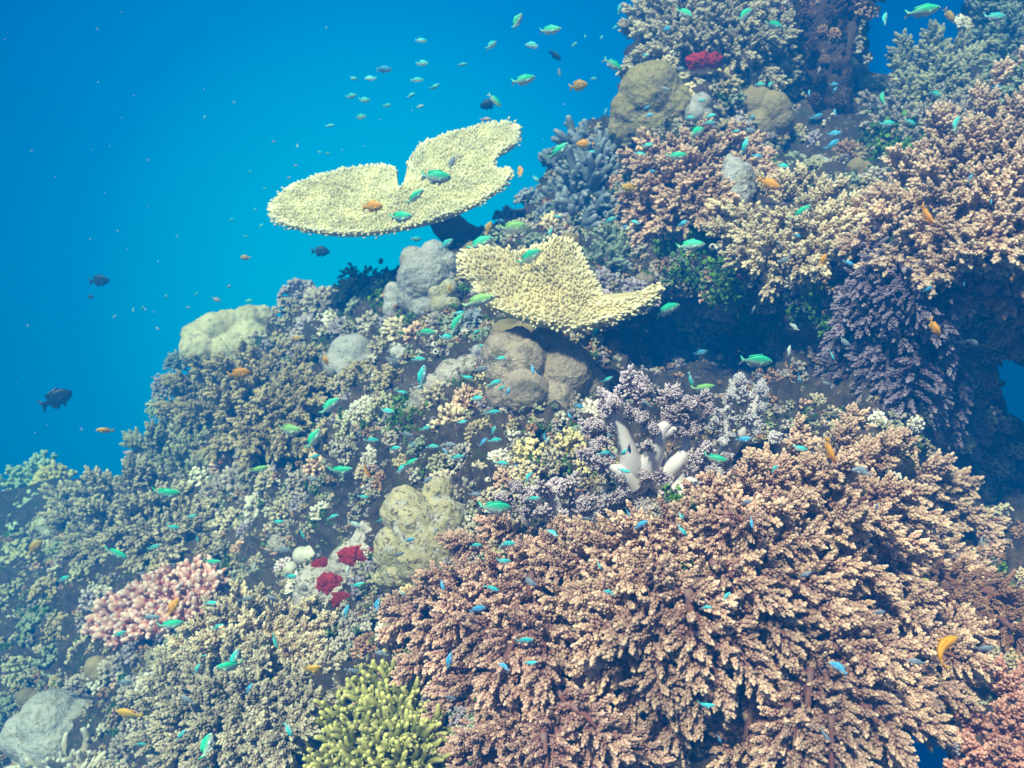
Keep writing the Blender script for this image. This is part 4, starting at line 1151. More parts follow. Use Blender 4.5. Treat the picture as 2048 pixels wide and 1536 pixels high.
SQ = squirt_mesh()
for i, (x, y, s) in enumerate([(1524, 602, 9), (1546, 620, 8), (1594, 603, 7), (1612, 618, 9), (1572, 590, 6), (1565, 650, 8), (1500, 570, 7), (1382, 658, 7), (1384, 678, 8), (1395, 650, 6), (1440, 715, 8), (1398, 697, 5), (1420, 470, 8), (1425, 495, 9), (1405, 455, 7), (1375, 440, 9), (1588, 655, 6), (1480, 525, 9),
                               (868, 690, 7), (872, 705, 8), (975, 960, 7)]):
    d = float(depth(x, y)[0])
    o = inst('sea_squirt', SQ, None, at(x, y, d - 0.05), frames(unit(-F + 0.3 * U + rng.normal(0, .35, 3)))[0], s / FPX * d * 1.1)
    o['category'] = 'sea squirt'
    AUTO.append([o, x, y, s, 'white cup shaped sea squirt', 'on'])

# ------------------------------------------------------------------ encrusting growth nobody could count


def growth():
    temps = []
    for sd in range(6):
        mb = MB()
        g = np.random.default_rng(500 + sd)
        n = 16
        u = unit(g.normal(0, 1, (n, 3)) * np.array([1, 1, .6]) + np.array([0, 0, .7]))
        mb.blobs(u * np.array([.8, .8, .5]) * g.uniform(.5, 1, (n, 1)), u, g.uniform(.12, .3, n), g.uniform(.8, 1.7, n), g.uniform(.1, .8, n), 0)
        temps.append(mb)
    for sd in range(2):
        g = np.random.default_rng(600 + sd)
        temps.append(leaf_clump(700 + sd, 26, 0.22))
    mats = [M['greybrown'], M['beige'], M['violet'], M['olive'], M['white'], M['sage'], M['brown'], M['algae'], M['tan_red'], M['greygreen']]
    mb = MB()
    n = 25000
    px, py = rng.uniform(-350, 2600, n), rng.uniform(-200, 1750, n)
    ok = ~(inside(OPEN, px, py) | inside(GAP, px, py) | inside(HOLES[0], px, py) | inside(HOLES[1], px, py))
    px, py = px[ok], py[ok]
    d = depth(np.clip(px, -420, 2450), py)
    wt = np.array([.20, .12, .10, .14, .06, .14, .07, .08, .04, .05])
    for x, y, dd in zip(px, py, d):
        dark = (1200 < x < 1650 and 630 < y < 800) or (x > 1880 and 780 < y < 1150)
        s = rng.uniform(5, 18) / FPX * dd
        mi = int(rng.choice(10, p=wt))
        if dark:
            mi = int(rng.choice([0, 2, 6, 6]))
        t = temps[6 + int(rng.integers(2))] if mi == 7 else temps[int(rng.integers(6))]
        fr = frames(unit(-F * .9 + U * .5 + rng.normal(0, .35, 3)))[0] * s
        c = at(x, y, dd - 0.004 - rng.uniform(0, .02))
        v = np.vstack(t.v) @ fr.T + c
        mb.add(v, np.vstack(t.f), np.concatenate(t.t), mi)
    o = link('reef_growth', mb.mesh('reef growth', mats))
    o['kind'] = 'stuff'
    o['label'] = 'mixed encrusting knobs and turf covering the reef slope'


growth()

# ------------------------------------------------------------------ fish


def fish_mat(name, back, belly, split=0.02, soft=0.10, rough=0.4, fin=None):
    m = bpy.data.materials.new(name)
    m.use_nodes = True
    t = m.node_tree
    b = t.nodes['Principled BSDF']
    b.inputs['Roughness'].default_value = rough
    tc = N(t, 'ShaderNodeTexCoord')
    sp = N(t, 'ShaderNodeSeparateXYZ')
    t.links.new(tc.outputs['Object'], sp.inputs[0])
    no = N(t, 'ShaderNodeTexNoise', inp={'Scale': 9.0, 'Detail': 2.0})
    t.links.new(tc.outputs['Object'], no.inputs['Vector'])
    ma = N(t, 'ShaderNodeMath', operation='MULTIPLY_ADD', inp={1: 0.08, 2: -0.04})
    t.links.new(no.outputs['Fac'], ma.inputs[0])
    ad = N(t, 'ShaderNodeMath', operation='ADD')
    t.links.new(sp.outputs['Z'], ad.inputs[0])
    t.links.new(ma.outputs[0], ad.inputs[1])
    mr = N(t, 'ShaderNodeMapRange', interpolation_type='SMOOTHSTEP', inp={1: split - soft, 2: split + soft, 3: 0, 4: 1})
    t.links.new(ad.outputs[0], mr.inputs[0])
    mx = N(t, 'ShaderNodeMix', data_type='RGBA')
    mx.inputs[6].default_value = (*belly, 1)
    mx.inputs[7].default_value = (*back, 1)
    t.links.new(mr.outputs[0], mx.inputs[0])
    oi = N(t, 'ShaderNodeObjectInfo')
    v = N(t, 'ShaderNodeMapRange', inp={1: 0, 2: 1, 3: 0.8, 4: 1.15})
    t.links.new(oi.outputs['Random'], v.inputs[0])
    hs = N(t, 'ShaderNodeHueSaturation')
    t.links.new(mx.outputs[2], hs.inputs['Color'])
    t.links.new(v.outputs[0], hs.inputs['Value'])
    vo = N(t, 'ShaderNodeTexVoronoi', inp={'Scale': 38.0})
    t.links.new(tc.outputs['Object'], vo.inputs['Vector'])
    bp = N(t, 'ShaderNodeBump', inp={'Strength': 0.15, 'Distance': 0.01})
    t.links.new(vo.outputs['Distance'], bp.inputs['Height'])
    t.links.new(bp.outputs[0], b.inputs['Normal'])
    t.links.new(hs.outputs[0], b.inputs['Base Color'])
    return m


FM = {
    'green': fish_mat('green fish skin', (0.03, 0.74, 0.42), (0.72, 0.80, 0.76)),
    'lime': fish_mat('lime fish skin', (0.34, 0.78, 0.22), (0.72, 0.80, 0.72)),
    'turq': fish_mat('turquoise fish skin', (0.05, 0.74, 0.74), (0.62, 0.84, 0.86)),
    'blue': fish_mat('blue fish skin', (0.07, 0.52, 0.92), (0.40, 0.72, 0.94)),
    'grey': fish_mat('grey fish skin', (0.26, 0.34, 0.42), (0.46, 0.50, 0.54)),  # greyed look of backlit fish, put into the skin colour
    'pale': fish_mat('pale fish skin', (0.55, 0.74, 0.74), (0.80, 0.82, 0.82)),
    'pinkish': fish_mat('pinkish fish skin', (0.62, 0.48, 0.52), (0.70, 0.58, 0.60)),
    'orange': fish_mat('orange fish skin', (0.95, 0.42, 0.01), (0.98, 0.52, 0.02)),
    'gold': fish_mat('golden fish skin', (0.78, 0.46, 0.03), (0.84, 0.56, 0.06)),
    'black': fish_mat('black fish skin', (0.012, 0.016, 0.03), (0.02, 0.025, 0.04)),
    'steel': fish_mat('dark blue fish skin', (0.03, 0.07, 0.14), (0.08, 0.14, 0.22)),
}
EYE_MAT = fish_mat('fish eye', (0.01, 0.01, 0.012), (0.01, 0.01, 0.012), rough=0.15)
STRIPE = coral_mat('white fish stripe', (0.85, 0.85, 0.8), (0.9, 0.9, 0.86), bump=0)


def fish_mesh(name, height=0.36, width=0.15, fork=0.5, bend=0.0, fins=1.0, mats=()):
    """Head at +x, back at +z, length 1: one body of rings with tail, back, belly and side fins grown onto it."""
    mb = MB()
    xs = np.array([0.5, 0.485, 0.45, 0.40, 0.32, 0.22, 0.10, -0.02, -0.13, -0.22, -0.29, -0.34])
    hh = np.array([0.02, 0.16, 0.36, 0.56, 0.80, 0.96, 1.0, 0.92, 0.70, 0.46, 0.30, 0.25]) * height / 2
    ww = np.array([0.03, 0.22, 0.48, 0.70, 0.92, 1.0, 0.98, 0.82, 0.56, 0.34, 0.18, 0.10]) * width / 2
    zc = np.array([0.0, 0, 0, 0.002, 0.006, 0.01, 0.01, 0.008, 0.006, 0.004, 0.0, 0.0])
    n = 14
    an = np.linspace(0, 2 * math.pi, n, endpoint=False)
    v = np.array([[x, w * math.cos(a), z + h * math.sin(a)] for x, h, w, z in zip(xs, hh, ww, zc) for a in an])
    i = np.arange(len(xs) - 1)[:, None] * n
    j = np.arange(n)[None]
    k = (j + 1) % n
    f = np.vstack([np.stack([(i + j).ravel(), (i + n + k).ravel(), (i + k).ravel()], -1), np.stack([(i + j).ravel(), (i + n + j).ravel(), (i + n + k).ravel()], -1)])
    parts = [(v, f)]

    def fin(pts, th=0.006, shift=(0, 0, 0), rot=None):
        p = np.array(pts, float)
        m = len(p)
        c = p.mean(0)
        a = np.stack([p[:, 0], np.full(m, th), p[:, 1]], -1)
        b = np.stack([p[:, 0], np.full(m, -th), p[:, 1]], -1)
        vv = np.vstack([a, b, [[c[0], th * 1.6, c[1]]], [[c[0], -th * 1.6, c[1]]]])
        ff = []
        for q in range(m):
            w = (q + 1) % m
            ff += [(2 * m, q, w), (2 * m + 1, m + w, m + q), (q, m + q, m + w), (q, m + w, w)]
        if rot is not None:
            vv = vv @ rot.T
        parts.append((vv + np.array(shift), np.array(ff)))
    H = height / 2
    e = 0.5 - fork * 0.16
    fin([(-0.31, 0.25 * H), (-0.38, 0.42 * H), (-0.5, 0.98 * H), (-0.485, 0.6 * H), (-0.36 - 0.10 * (1 - fork), 0.0), (-0.485, -0.6 * H), (-0.5, -0.98 * H), (-0.38, -0.42 * H), (-0.31, -0.25 * H)])
    fin([(0.24, 0.92 * H), (0.16, 1.2 * H + .02 * fins), (0.02, 1.25 * H), (-0.1, 1.12 * H), (-0.22, 0.98 * H * (0.8 + .2 * fins)), (-0.25, 0.6 * H), (-0.24, 0.40 * H), (-0.1, 0.7 * H), (0.1, 0.9 * H)])
    fin([(0.02, -0.85 * H), (-0.06, -1.2 * H), (-0.18, -1.02 * H * (0.8 + .2 * fins)), (-0.25, -0.6 * H), (-0.23, -0.38 * H), (-0.1, -0.7 * H)])
    fin([(0.2, -0.85 * H), (0.12, -1.3 * H), (0.06, -1.28 * H), (0.1, -0.85 * H)])
    for s in (1, -1):
        c, sn = math.cos(0.6 * s), math.sin(0.6 * s)
        rz = np.array([[c, -sn, 0], [sn, c, 0], [0, 0, 1]])
        fin([(0.0, 0.02), (-0.12, 0.05), (-0.17, -0.02), (-0.1, -0.07), (0.0, -0.03)], 0.004, (0.24, s * width * 0.42, -0.1 * H), rz.T)
    for vv, ff in parts:
        vv = vv.copy()
        if bend:
            t = np.clip(0.25 - vv[:, 0], 0, None)
            th = bend * t
            y0 = vv[:, 1].copy()
            m_ = t > 0
            vv[:, 0] = np.where(m_, 0.25 - np.sin(th) / bend + np.sin(th) * y0, vv[:, 0])
            vv[:, 1] = np.where(m_, (1 - np.cos(th)) / bend + np.cos(th) * y0, y0)
        mb.add(vv, ff)
    return mb.mesh(name, mats or [FM['green']])


FISH = {'slim': [fish_mesh('slim fish', 0.33, 0.14, 0.6, b) for b in (0, 0.9, -0.9, 1.5)],
        'deep': [fish_mesh('deep fish', 0.44, 0.15, 0.2, b, 1.4) for b in (0, 0.8, -0.8)] + [fish_mesh('curled fish', 0.44, 0.23, 0.2, -2.5, 1.2)]}
ev = MB()
ev.blobs(np.zeros((1, 3)), np.array([[0, 0, 1.0]]), 1.0, 1.0, 0, 2)
EYE = ev.mesh('eye', [EYE_MAT])
Z3 = (700 / 2048.0)
ORG = {2: (680, 0), 1: (0, 0), 3: (1348, 0), 4: (0, 500), 5: (680, 500), 6: (1348, 500), 7: (0, 1011), 8: (680, 1011), 9: (1348, 1011)}
g, t, b, y, e, l, p = 'green', 'turq', 'blue', 'grey', 'pale', 'lime', 'pinkish'
LIST = {
    1: [(1930, 735, 50, 5, t), (1197, 685, 22, 80, t), (1545, 1105, 26, 20, t), (1460, 1005, 26, 0, t), (1493, 1225, 26, 30, t), (1438, 1383, 30, 0, t), (1740, 855, 22, 80, e), (1600, 830, 22, 0, p), (1870, 890, 30, -10, t), (1915, 898, 30, 10, t), (1728, 970, 26, 10, p), (1690, 1040, 24, 30, p), (1355, 1282, 28, 10, t), (1527, 1320, 28, 40, t)],
    2: [(1035, 125, 95, 55, g), (1225, 178, 130, 3, g), (475, 237, 65, 5, t), (885, 265, 75, 40, t), (1130, 265, 85, 175, t), (480, 370, 70, 0, t), (715, 378, 55, 10, t), (255, 405, 90, 4, b), (180, 458, 70, 175, t), (450, 467, 70, 5, t), (80, 460, 50, 0, t), (553, 510, 65, 35, t), (415, 558, 50, 30, t), (65, 562, 60, 10, t), (142, 585, 65, 0, t),
        (275, 617, 45, 10, t), (470, 623, 45, 20, e), (115, 685, 70, 12, t), (1075, 470, 135, 20, g), (1595, 378, 115, -28, g), (905, 585, 95, -40, g), (852, 698, 60, 0, p), (1283, 425, 45, 90, y), (1635, 55, 60, 80, t), (1610, 160, 35, 30, t), (1485, 460, 40, 10, t), (1278, 890, 140, 42, g), (560, 1040, 170, 2, g), (440, 1150, 120, 38, g),
        (655, 950, 80, 70, y), (450, 945, 90, 45, g), (350, 1275, 145, 8, g), (820, 1425, 150, 25, g), (1010, 1335, 150, 12, l), (622, 1430, 90, 38, t), (1110, 1505, 150, 30, g), (445, 1398, 60, 0, t), (780, 1205, 50, 60, y), (940, 1290, 45, -20, b), (1270, 1270, 50, 5, t), (1230, 1360, 60, 60, t), (1580, 1290, 75, 25, t), (1730, 1300, 60, 170, t),
        (2005, 1310, 60, 40, t), (1665, 1330, 40, 20, b), (1800, 850, 65, 5, t), (1755, 900, 65, -10, t), (1970, 915, 120, 8, g), (1825, 1003, 45, 0, b), (1555, 660, 60, 75, b), (1760, 570, 70, -5, t), (1795, 630, 40, 30, b), (1808, 675, 50, 10, b), (1900, 520, 60, -20, y), (1840, 440, 70, 100, y), (1470, 890, 45, 0, t), (1520, 850, 60, 160, y),
        (1150, 1050, 60, -30, t), (960, 1105, 40, 10, t), (580, 1188, 38, -45, 'steel'), (510, 1215, 28, -60, 'steel'), (1785, 325, 40, 0, t), (1530, 220, 30, 60, t), (1435, 215, 25, 80, t), (1370, 260, 40, 30, t), (1910, 170, 60, 20, b), (655, 1330, 60, 175, y)],
    3: [(60, 75, 100, -30, g), (410, 88, 105, 35, g), (580, 145, 110, -10, g), (900, 70, 70, -60, e), (1455, 65, 190, 10, g), (1880, 100, 120, 0, t), (1015, 298, 55, 15, t), (850, 415, 45, 80, p), (935, 495, 50, 0, b), (940, 530, 40, 60, b), (500, 495, 65, 0, t), (560, 497, 50, 45, t), (790, 545, 38, 80, b), (838, 685, 80, 28, b), (1220, 585, 100, 82, g),
        (1525, 550, 80, -20, t), (1248, 728, 88, 8, t), (1380, 715, 70, -25, t), (935, 785, 80, 12, b), (930, 848, 95, 42, b), (1645, 730, 95, 65, t), (1870, 740, 60, 0, b), (1890, 510, 60, 20, b), (1430, 845, 75, 25, b), (1310, 860, 55, -40, b), (125, 775, 120, 25, g), (90, 690, 60, 0, t), (212, 680, 65, 15, t), (205, 720, 65, 0, t), (418, 860, 100, 75, t),
        (440, 765, 70, 0, y), (360, 770, 50, 15, t), (485, 915, 60, 0, b), (28, 915, 75, 5, t), (635, 975, 72, -5, t), (985, 1040, 65, -50, y), (745, 1250, 135, 42, g), (1320, 930, 55, 75, y), (1735, 1040, 45, 60, b), (1855, 1180, 30, 80, b), (1630, 870, 50, -70, b), (55, 1310, 62, 28, b), (95, 1435, 155, 2, g), (612, 1425, 85, -58, y), (720, 1380, 45, -20, b),
        (640, 1525, 70, 20, y), (678, 1490, 42, 80, y), (1170, 1200, 50, -60, b), (1265, 1070, 40, -70, b), (1230, 115, 80, 75, t), (458, 690, 38, 75, b), (160, 590, 45, 15, t), (35, 403, 55, 0, y), (940, 660, 42, 85, b)],
    4: [(1928, 910, 135, 35, g), (1690, 1058, 150, 5, l), (1835, 1105, 125, 58, g), (1510, 1290, 120, 22, l), (970, 1430, 165, 5, g), (1985, 1295, 150, 12, g), (1840, 1210, 62, 15, t), (1815, 1340, 80, 0, y), (740, 1190, 60, 10, p), (1265, 290, 50, -15, p), (1455, 297, 45, 12, t), (780, 350, 28, 80, t), (835, 340, 28, 60, t), (970, 275, 26, 80, t), (1148, 255, 26, 30, t),
        (670, 390, 26, 40, e), (920, 730, 34, 30, e), (1000, 610, 30, 10, e), (1100, 335, 24, 0, e), (920, 460, 24, -20, p), (1045, 575, 30, -60, b), (1340, 215, 26, 70, p)],
    5: [(810, 295, 185, 12, l), (680, 435, 140, 55, g), (500, 482, 110, -3, g), (620, 510, 75, 0, t), (795, 482, 55, 25, t), (700, 370, 62, 12, t), (910, 135, 75, -48, 'steel'), (1225, 190, 45, 40, 'steel'), (1050, 243, 35, 40, 'steel'), (1345, 300, 62, 40, t), (1040, 345, 52, -38, 'steel'), (1197, 380, 36, -30, 'steel'), (1640, 325, 72, 78, t),
        (1905, 350, 175, 20, g), (1490, 460, 100, -100, g), (1335, 530, 62, 80, e), (1405, 580, 82, 140, e), (1100, 553, 72, -10, e), (908, 560, 65, 28, t), (835, 563, 62, 5, t), (1000, 600, 45, 140, b), (460, 638, 76, 0, t), (940, 635, 62, 5, t), (825, 695, 82, 8, y), (740, 750, 75, 5, t), (320, 670, 125, 140, y), (482, 745, 135, 80, t), (360, 835, 70, 0, t),
        (905, 780, 85, 22, t), (945, 810, 52, 30, t), (985, 830, 52, 70, b), (1130, 695, 60, -85, b), (800, 870, 72, 12, t), (275, 945, 85, 0, t), (895, 950, 82, 8, t), (1395, 915, 62, -15, b), (1565, 760, 65, 32, t), (1795, 900, 72, 160, y), (1340, 970, 52, -40, b), (715, 1010, 62, 20, t), (500, 1045, 60, 15, t), (390, 1080, 78, -12, y), (900, 1055, 55, 70, t),
        (185, 1115, 82, 0, t), (420, 1130, 42, -40, b), (540, 1150, 76, 0, t), (640, 1140, 80, 0, y), (320, 1165, 72, 22, t), (838, 1125, 65, 50, b), (905, 1115, 75, 8, t), (1195, 1085, 55, -75, b), (1215, 1115, 55, 60, e), (608, 1170, 65, -45, b), (685, 1215, 85, 12, t), (415, 1250, 95, 38, g), (360, 1280, 70, 45, t), (945, 1247, 80, 0, t), (1545, 1190, 78, 8, t),
        (1600, 1080, 120, 12, t), (1662, 1190, 62, 60, t), (1690, 1160, 60, -70, 'steel'), (1590, 1205, 40, -40, b), (1660, 1295, 76, -5, t), (1100, 1330, 72, 48, t), (1130, 1455, 80, 5, t), (790, 1430, 72, 0, y), (905, 1515, 190, 2, g), (1030, 1255, 45, -50, b), (135, 1447, 62, 2, t), (512, 1350, 70, 45, y)],
    6: [(480, 650, 175, -3, g), (172, 812, 140, 12, l), (100, 760, 95, -70, t), (155, 605, 78, 22, b), (705, 450, 62, 145, e), (675, 590, 64, 80, e), (735, 750, 58, -70, b), (925, 615, 64, -65, t), (995, 540, 80, -30, y), (1745, 535, 85, -30, y), (890, 780, 50, -20, y), (1485, 230, 68, 25, b), (1695, 195, 42, -70, b), (1020, 75, 66, -25, b), (50, 55, 55, -50, y),
        (465, 350, 48, 72, y), (240, 1225, 135, -5, g), (405, 1115, 90, 22, b), (740, 1165, 92, -8, t), (582, 1280, 68, 30, t), (1095, 1290, 115, 175, y), (425, 1475, 62, 15, y), (490, 862, 48, 82, b), (1185, 1505, 50, 80, y)],
    7: [(680, 280, 135, -22, g), (1238, 335, 105, 10, g), (1120, 70, 64, 32, t), (1010, 130, 78, 0, t), (1155, 190, 42, -80, t), (900, 245, 68, 18, t), (375, 430, 76, 28, t), (1625, 100, 70, 12, t), (1770, 165, 64, -62, t), (1945, 65, 68, 15, t), (1660, 262, 85, 0, y), (1487, 360, 52, 75, e), (1700, 420, 80, 10, t), (1010, 345, 52, 0, y), (1045, 490, 52, 70, y), (880, 655, 115, 6, y),
        (995, 703, 145, 12, g), (1275, 712, 74, 22, t), (1235, 572, 80, 5, t), (1440, 545, 82, 5, y), (1595, 540, 76, 170, y), (700, 755, 72, 28, t), (1610, 790, 84, -70, t), (1370, 900, 115, 68, t), (1345, 945, 145, 178, g), (1155, 955, 62, 62, t), (725, 1035, 92, 15, y), (1460, 1070, 64, 60, b), (1100, 1138, 92, 145, y), (1695, 1310, 92, -75, t), (1060, 1345, 74, 48, t), (1213, 1400, 145, 70, g),
        (825, 1395, 64, 0, t), (210, 1222, 62, 175, 'steel'), (440, 1115, 52, 170, 'steel'), (2012, 630, 62, 70, e), (1190, 880, 42, 0, t)],
    8: [(250, 85, 72, 20, t), (85, 110, 84, -20, e), (405, 200, 62, 0, b), (790, 232, 78, -5, t), (975, 225, 98, 2, t), (955, 330, 88, 6, t), (560, 150, 44, 60, y), (340, 290, 72, 25, y), (1250, 160, 74, 160, t), (1435, 75, 72, -10, y), (1760, 110, 84, 25, b), (1685, 40, 62, -62, b), (1995, 65, 48, -40, t), (2000, 150, 78, -40, t), (1515, 345, 58, -62, t), (1575, 507, 66, 165, t),
        (885, 485, 88, -15, t), (1105, 450, 98, -20, y), (100, 470, 84, 26, t), (40, 620, 80, 80, b), (220, 580, 78, 75, b), (365, 510, 60, -60, b), (600, 465, 62, -75, b), (800, 603, 102, 0, b), (45, 380, 52, 72, e), (1080, 790, 98, 2, t), (640, 910, 94, 80, b), (965, 940, 74, 160, b), (1112, 925, 84, 18, t), (640, 1120, 84, -25, y), (250, 865, 84, 175, y), (70, 965, 84, -12, y)],
    9: [(305, 530, 64, 42, t), (190, 595, 64, 0, t), (970, 945, 115, 162, b), (185, 1175, 105, 12, t), (265, 1365, 62, -62, b), (880, 1345, 84, -40, y), (765, 410, 84, 36, y), (1200, 625, 76, 0, y), (1820, 840, 105, 10, y), (1795, 200, 74, -75, e), (455, 100, 62, -85, b), (1420, 915, 90, 175, y)],
}
SPECIAL = [  # (crop, x, y, length, heading, skin, shape, bend index, look)
    (2, 1395, 502, 100, 8, 'gold', 'deep', 0), (2, 1435, 845, 100, 175, 'orange', 'deep', 0), (2, 1055, 1005, 66, 100, 'orange', 'deep', 1), (2, 870, 1335, 76, 70, 'gold', 'deep', 0), (2, 1695, 1100, 88, 172, 'gold', 'deep', 0), (2, 190, 1210, 118, 2, 'orange', 'deep', 0),
    (3, 555, 1075, 130, -27, 'orange', 'deep', 0), (3, 1475, 1265, 145, -52, 'orange', 'deep', 1), (3, 1060, 1195, 64, -55, 'orange', 'deep', 0), (6, 875, 60, 70, 80, 'orange', 'deep', 0), (3, 1095, 15, 85, 0, 'orange', 'deep', 0), (3, 1610, 90, 90, -50, 'gold', 'deep', 0),
    (4, 1400, 725, 122, 10, 'orange', 'deep', 0), (4, 1437, 45, 56, 175, 'gold', 'deep', 0), (4, 1905, 650, 70, 100, 'orange', 'deep', 2), (4, 1735, 520, 50, 0, 'gold', 'deep', 0),
    (5, 150, 1290, 105, -55, 'orange', 'deep', 1), (5, 640, 225, 40, 90, 'gold', 'deep', 0),
    (6, 905, 1180, 155, -58, 'orange', 'deep', 1), (6, 1518, 455, 112, -50, 'orange', 'deep', 1),
    (7, 1015, 592, 105, 60, 'orange', 'deep', 0), (7, 205, 245, 100, 50, 'gold', 'deep', 0), (7, 760, 1220, 170, 175, 'gold', 'deep', 0), (7, 1820, 965, 125, 28, 'gold', 'deep', 1),
    (9, 1545, 830, 235, 28, 'orange', 'deep', 3),
    (2, 1258, 325, 84, -40, 'black', 'deep', 0), (2, 868, 612, 96, -170, 'black', 'deep', 0), (2, 920, 852, 112, 172, 'steel', 'deep', 0), (5, 465, 76, 100, 178, 'steel', 'deep', 0), (4, 330, 872, 175, 28, 'black', 'deep', 0),
    (4, 1875, 8, 100, 0, 'steel', 'deep', 0), (4, 580, 180, 110, 5, 'steel', 'deep', 0), (4, 615, 1055, 95, 178, 'gold', 'slim', 0), (4, 530, 275, 42, 0, 'steel', 'deep', 0), (5, 1160, 715, 60, -40, 'steel', 'slim', 0),
    (7, 1095, 1090, 66, 160, 'black', 'deep', 0),
]
FCOL = {'green': 'bright green', 'turq': 'turquoise', 'blue': 'bright blue', 'grey': 'greyish', 'pale': 'silvery', 'lime': 'yellow green', 'pinkish': 'pinkish', 'orange': 'orange', 'gold': 'golden yellow', 'black': 'black', 'steel': 'dark blue'}
frng = np.random.default_rng(77)


def add_fish(px, py, lp, head, skin, shape, bi, curl=False):
    free = bool(inside(OPEN, px, py) | inside(GAP, px, py))
    real = 0.062 if skin in ('green', 'lime') or shape == 'deep' else 0.042
    if free and skin in ('black', 'steel'):
        real = 0.14                                       # larger fish, farther out
    d = real * FPX / lp * frng.uniform(0.92, 1.1)
    lim = 4.6 if free else float(depth(px, py)[0]) - 0.30
    if not free and py > 900 and px > 800:
        lim -= 0.02
    d = max(0.62, min(d, lim))
    L = lp * 1.1 / FPX * d
    a = math.radians(head)
    yaw = math.radians(frng.uniform(-18, 18))
    x = unit((R * math.cos(a) + U * math.sin(a)) * math.cos(yaw) + F * math.sin(yaw))
    upv = np.array([0, 0, 1.0]) + R * (0.45 if math.cos(a) < 0 else -0.45) * abs(math.sin(a)) * 1.5 + frng.normal(0, .08, 3)
    z = unit(upv - x * (upv @ x))
    yv = np.cross(z, x)
    if bi == 3 and shape == 'deep':                       # seen from above as it turns
        x = unit(R * math.cos(a) + U * math.sin(a))
        z = unit(-F * 0.75 + (R * math.sin(a) - U * math.cos(a)) * -0.65)
        z = unit(z - x * (z @ x))
        yv = np.cross(z, x)
    rot = np.stack([x, yv, z], -1)
    nm = {'orange': 'yellow_damselfish', 'gold': 'yellow_damselfish', 'black': 'dark_damselfish', 'steel': 'dark_damselfish'}.get(skin, 'chromis_fish')
    if skin == 'steel' and shape == 'slim':
        nm = 'chromis_fish'
    o = inst(nm, FISH[shape][bi], FM[skin], at(px, py, d), rot, (L, L * frng.uniform(.9, 1.15), L * frng.uniform(.88, 1.2)))
    o['category'] = 'fish'
    if lp > 36 and bi < 3:
        H = 0.33 if shape == 'slim' else 0.44
        W_ = 0.14 if shape == 'slim' else 0.15
        for s in (1, -1):
            ey = link('eye', EYE, o)
            ey.matrix_local = Matrix.Translation((0.405, s * W_ * 0.335, 0.03)) @ Matrix.Diagonal((0.026, 0.012, 0.026, 1))
    size = 'tiny' if lp < 14 else 'small' if lp < 28 else 'large' if lp > 46 else ''
    hd = head % 360
    hw = ('facing right', 'facing upper right', 'facing up', 'facing upper left', 'facing left', 'facing lower left', 'facing down', 'facing lower right')[int(((hd + 22.5) % 360) // 45)]
    look = ('curled ' if bi == 3 and shape == 'deep' else '') + f"{size} {FCOL[skin]} fish {hw}".strip()
    AUTO.append([o, px, py, lp, look, 'over'])


for cr, rows in LIST.items():
    ox, oy = ORG[cr]
    for (x, yy, ln, hd, sk) in rows:
        add_fish(ox + x * Z3, oy + yy * Z3, ln * Z3, hd, sk, 'slim', int(frng.choice([0, 0, 1, 2, 3])) if ln * Z3 < 40 else int(frng.choice([0, 1, 2])))
for cr, x, yy, ln, hd, sk, shp, bi in SPECIAL:
    ox, oy = ORG[cr]
    add_fish(ox + x * Z3, oy + yy * Z3, ln * Z3, hd, sk, shp, bi)

# ------------------------------------------------------------------ drifting specks in the water
mb = MB()
n = 150
pp = at(rng.uniform(0, 2048, n), rng.uniform(0, 1536, n), rng.uniform(0.5, 1.05, n))
mb.blobs(pp, unit(rng.normal(0, 1, (n, 3))), rng.uniform(0.0002, 0.0005, n), 1.0, 0.8, 0)
o = link('drifting_specks', mb.mesh('specks', [M['whitish']]))
o['kind'] = 'stuff'
o['label'] = 'tiny pale specks drifting in the water'

# ------------------------------------------------------------------ labels of the many small things: look, place, then order among look-alikes
ORD = ['second', 'third', 'fourth', 'fifth', 'sixth', 'seventh', 'eighth', 'ninth', 'tenth', 'eleventh', 'twelfth', 'thirteenth', 'fourteenth']
LM = [tuple(x) for x in THINGS if x[5]]


def place(x, y, rel):
    best = min(LM, key=lambda q: (max(0, abs(x - q[1]) - q[3]) ** 2 + max(0, abs(y - q[2]) - q[4]) ** 2) ** .5 + 0.15 * math.hypot(x - q[1], y - q[2]))
    _, cx, cy, hw, hh, nick = best
    ux, uy = (x - cx) / max(hw, 8), (y - cy) / max(hh, 8)
    if abs(ux) <= 1.05 and abs(uy) <= 1.05 and rel == 'over':
        v = 'upper ' if uy < -.33 else 'lower ' if uy > .33 else ''
        h = 'left ' if ux < -.33 else 'right ' if ux > .33 else ''
        return f"over {v}{h}end of the {nick}" if v or h else f"over mid {nick}"
    if abs(uy) * hh > abs(ux) * hw:
        return f"{'above' if uy < 0 else 'below'} the {nick}"
    return f"{'left' if ux < 0 else 'right'} of the {nick}"


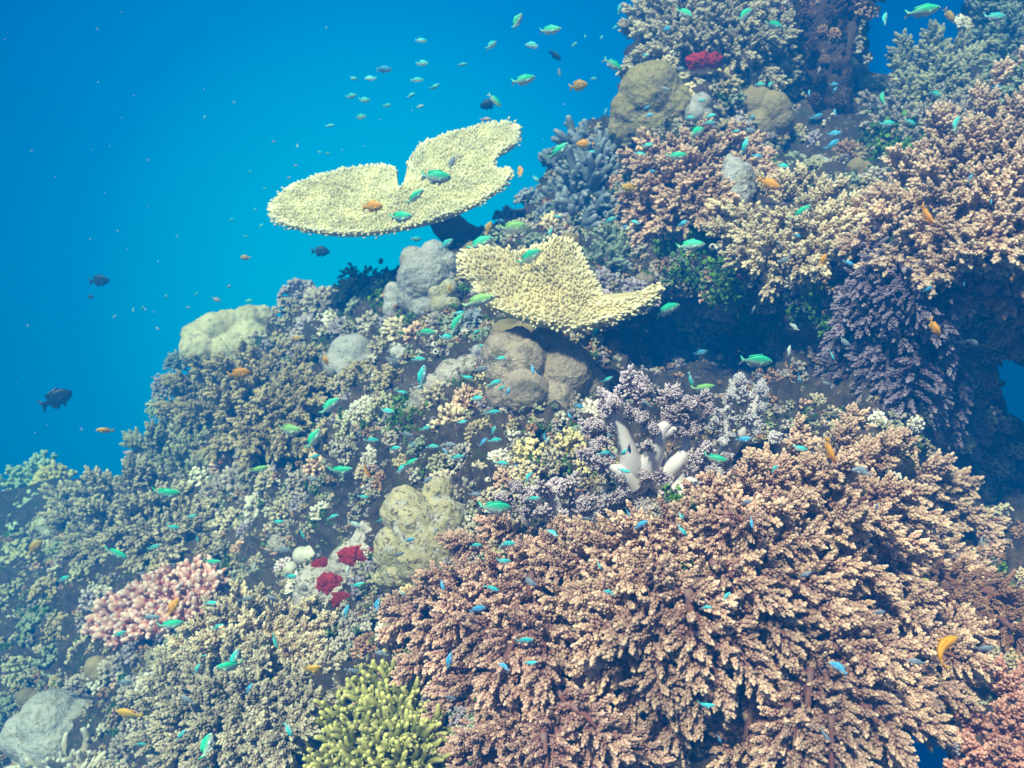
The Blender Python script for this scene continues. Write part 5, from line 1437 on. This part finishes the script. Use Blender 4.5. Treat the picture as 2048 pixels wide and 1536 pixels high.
byl = {}
for row in AUTO:
    o, x, yy, s, look, rel = row
    size = '' if rel == 'over' else ('small ' if s < 24 else 'wide ' if s > 33 else '')
    byl.setdefault(f"{size}{look} {place(x, yy, rel)}", []).append(row)
for lab, rows in byl.items():
    if len(rows) == 1:
        rows[0][0]['label'] = lab
        continue
    xs = [r[1] for r in rows]
    ys = [r[2] for r in rows]
    if max(xs) - min(xs) > max(ys) - min(ys):
        rows.sort(key=lambda r: r[1])
        first, last = 'leftmost', 'rightmost'
    else:
        rows.sort(key=lambda r: r[2])
        first, last = 'highest', 'lowest'
    for i, r in enumerate(rows):
        w = first if i == 0 else last if i == len(rows) - 1 else f"{ORD[i - 1]} {first}"
        r[0]['label'] = f"{w} {lab}"
for row in AUTO:
    o = row[0]
    o['group'] = {'fish': 'fish swimming over the reef', 'coral': 'small corals on the slope', 'sea squirt': 'white sea squirts'}[o['category']]

# ------------------------------------------------------------------ the water itself: one even volume round everything
hz = MB()
x0, x1, y0, y1, z0, z1 = -8.0, 7.0, -2.0, 7.5, -6.5, 0.7
v = np.array([[a, b_, c] for a in (x0, x1) for b_ in (y0, y1) for c in (z0, z1)])
f = [(0, 1, 3), (0, 3, 2), (4, 6, 7), (4, 7, 5), (0, 4, 5), (0, 5, 1), (2, 3, 7), (2, 7, 6), (0, 2, 6), (0, 6, 4), (1, 5, 7), (1, 7, 3)]
hz.add(v, f)
wm = bpy.data.materials.new('water haze')
wm.use_nodes = True
t_ = wm.node_tree
t_.nodes.clear()
pv = N(t_, 'ShaderNodeVolumePrincipled')
pv.inputs['Color'].default_value = (0.0, 0.255, 0.97, 1)
pv.inputs['Density'].default_value = 0.145
pv.inputs['Anisotropy'].default_value = -0.15
pv.inputs['Absorption Color'].default_value = (0.1, 0.6, 0.9, 1)
oo = N(t_, 'ShaderNodeOutputMaterial')
t_.links.new(pv.outputs[0], oo.inputs['Volume'])
o = link('haze', hz.mesh('haze', [wm], smooth=False))
o['kind'] = 'stuff'
o['label'] = 'clear blue sea water fading the distance'
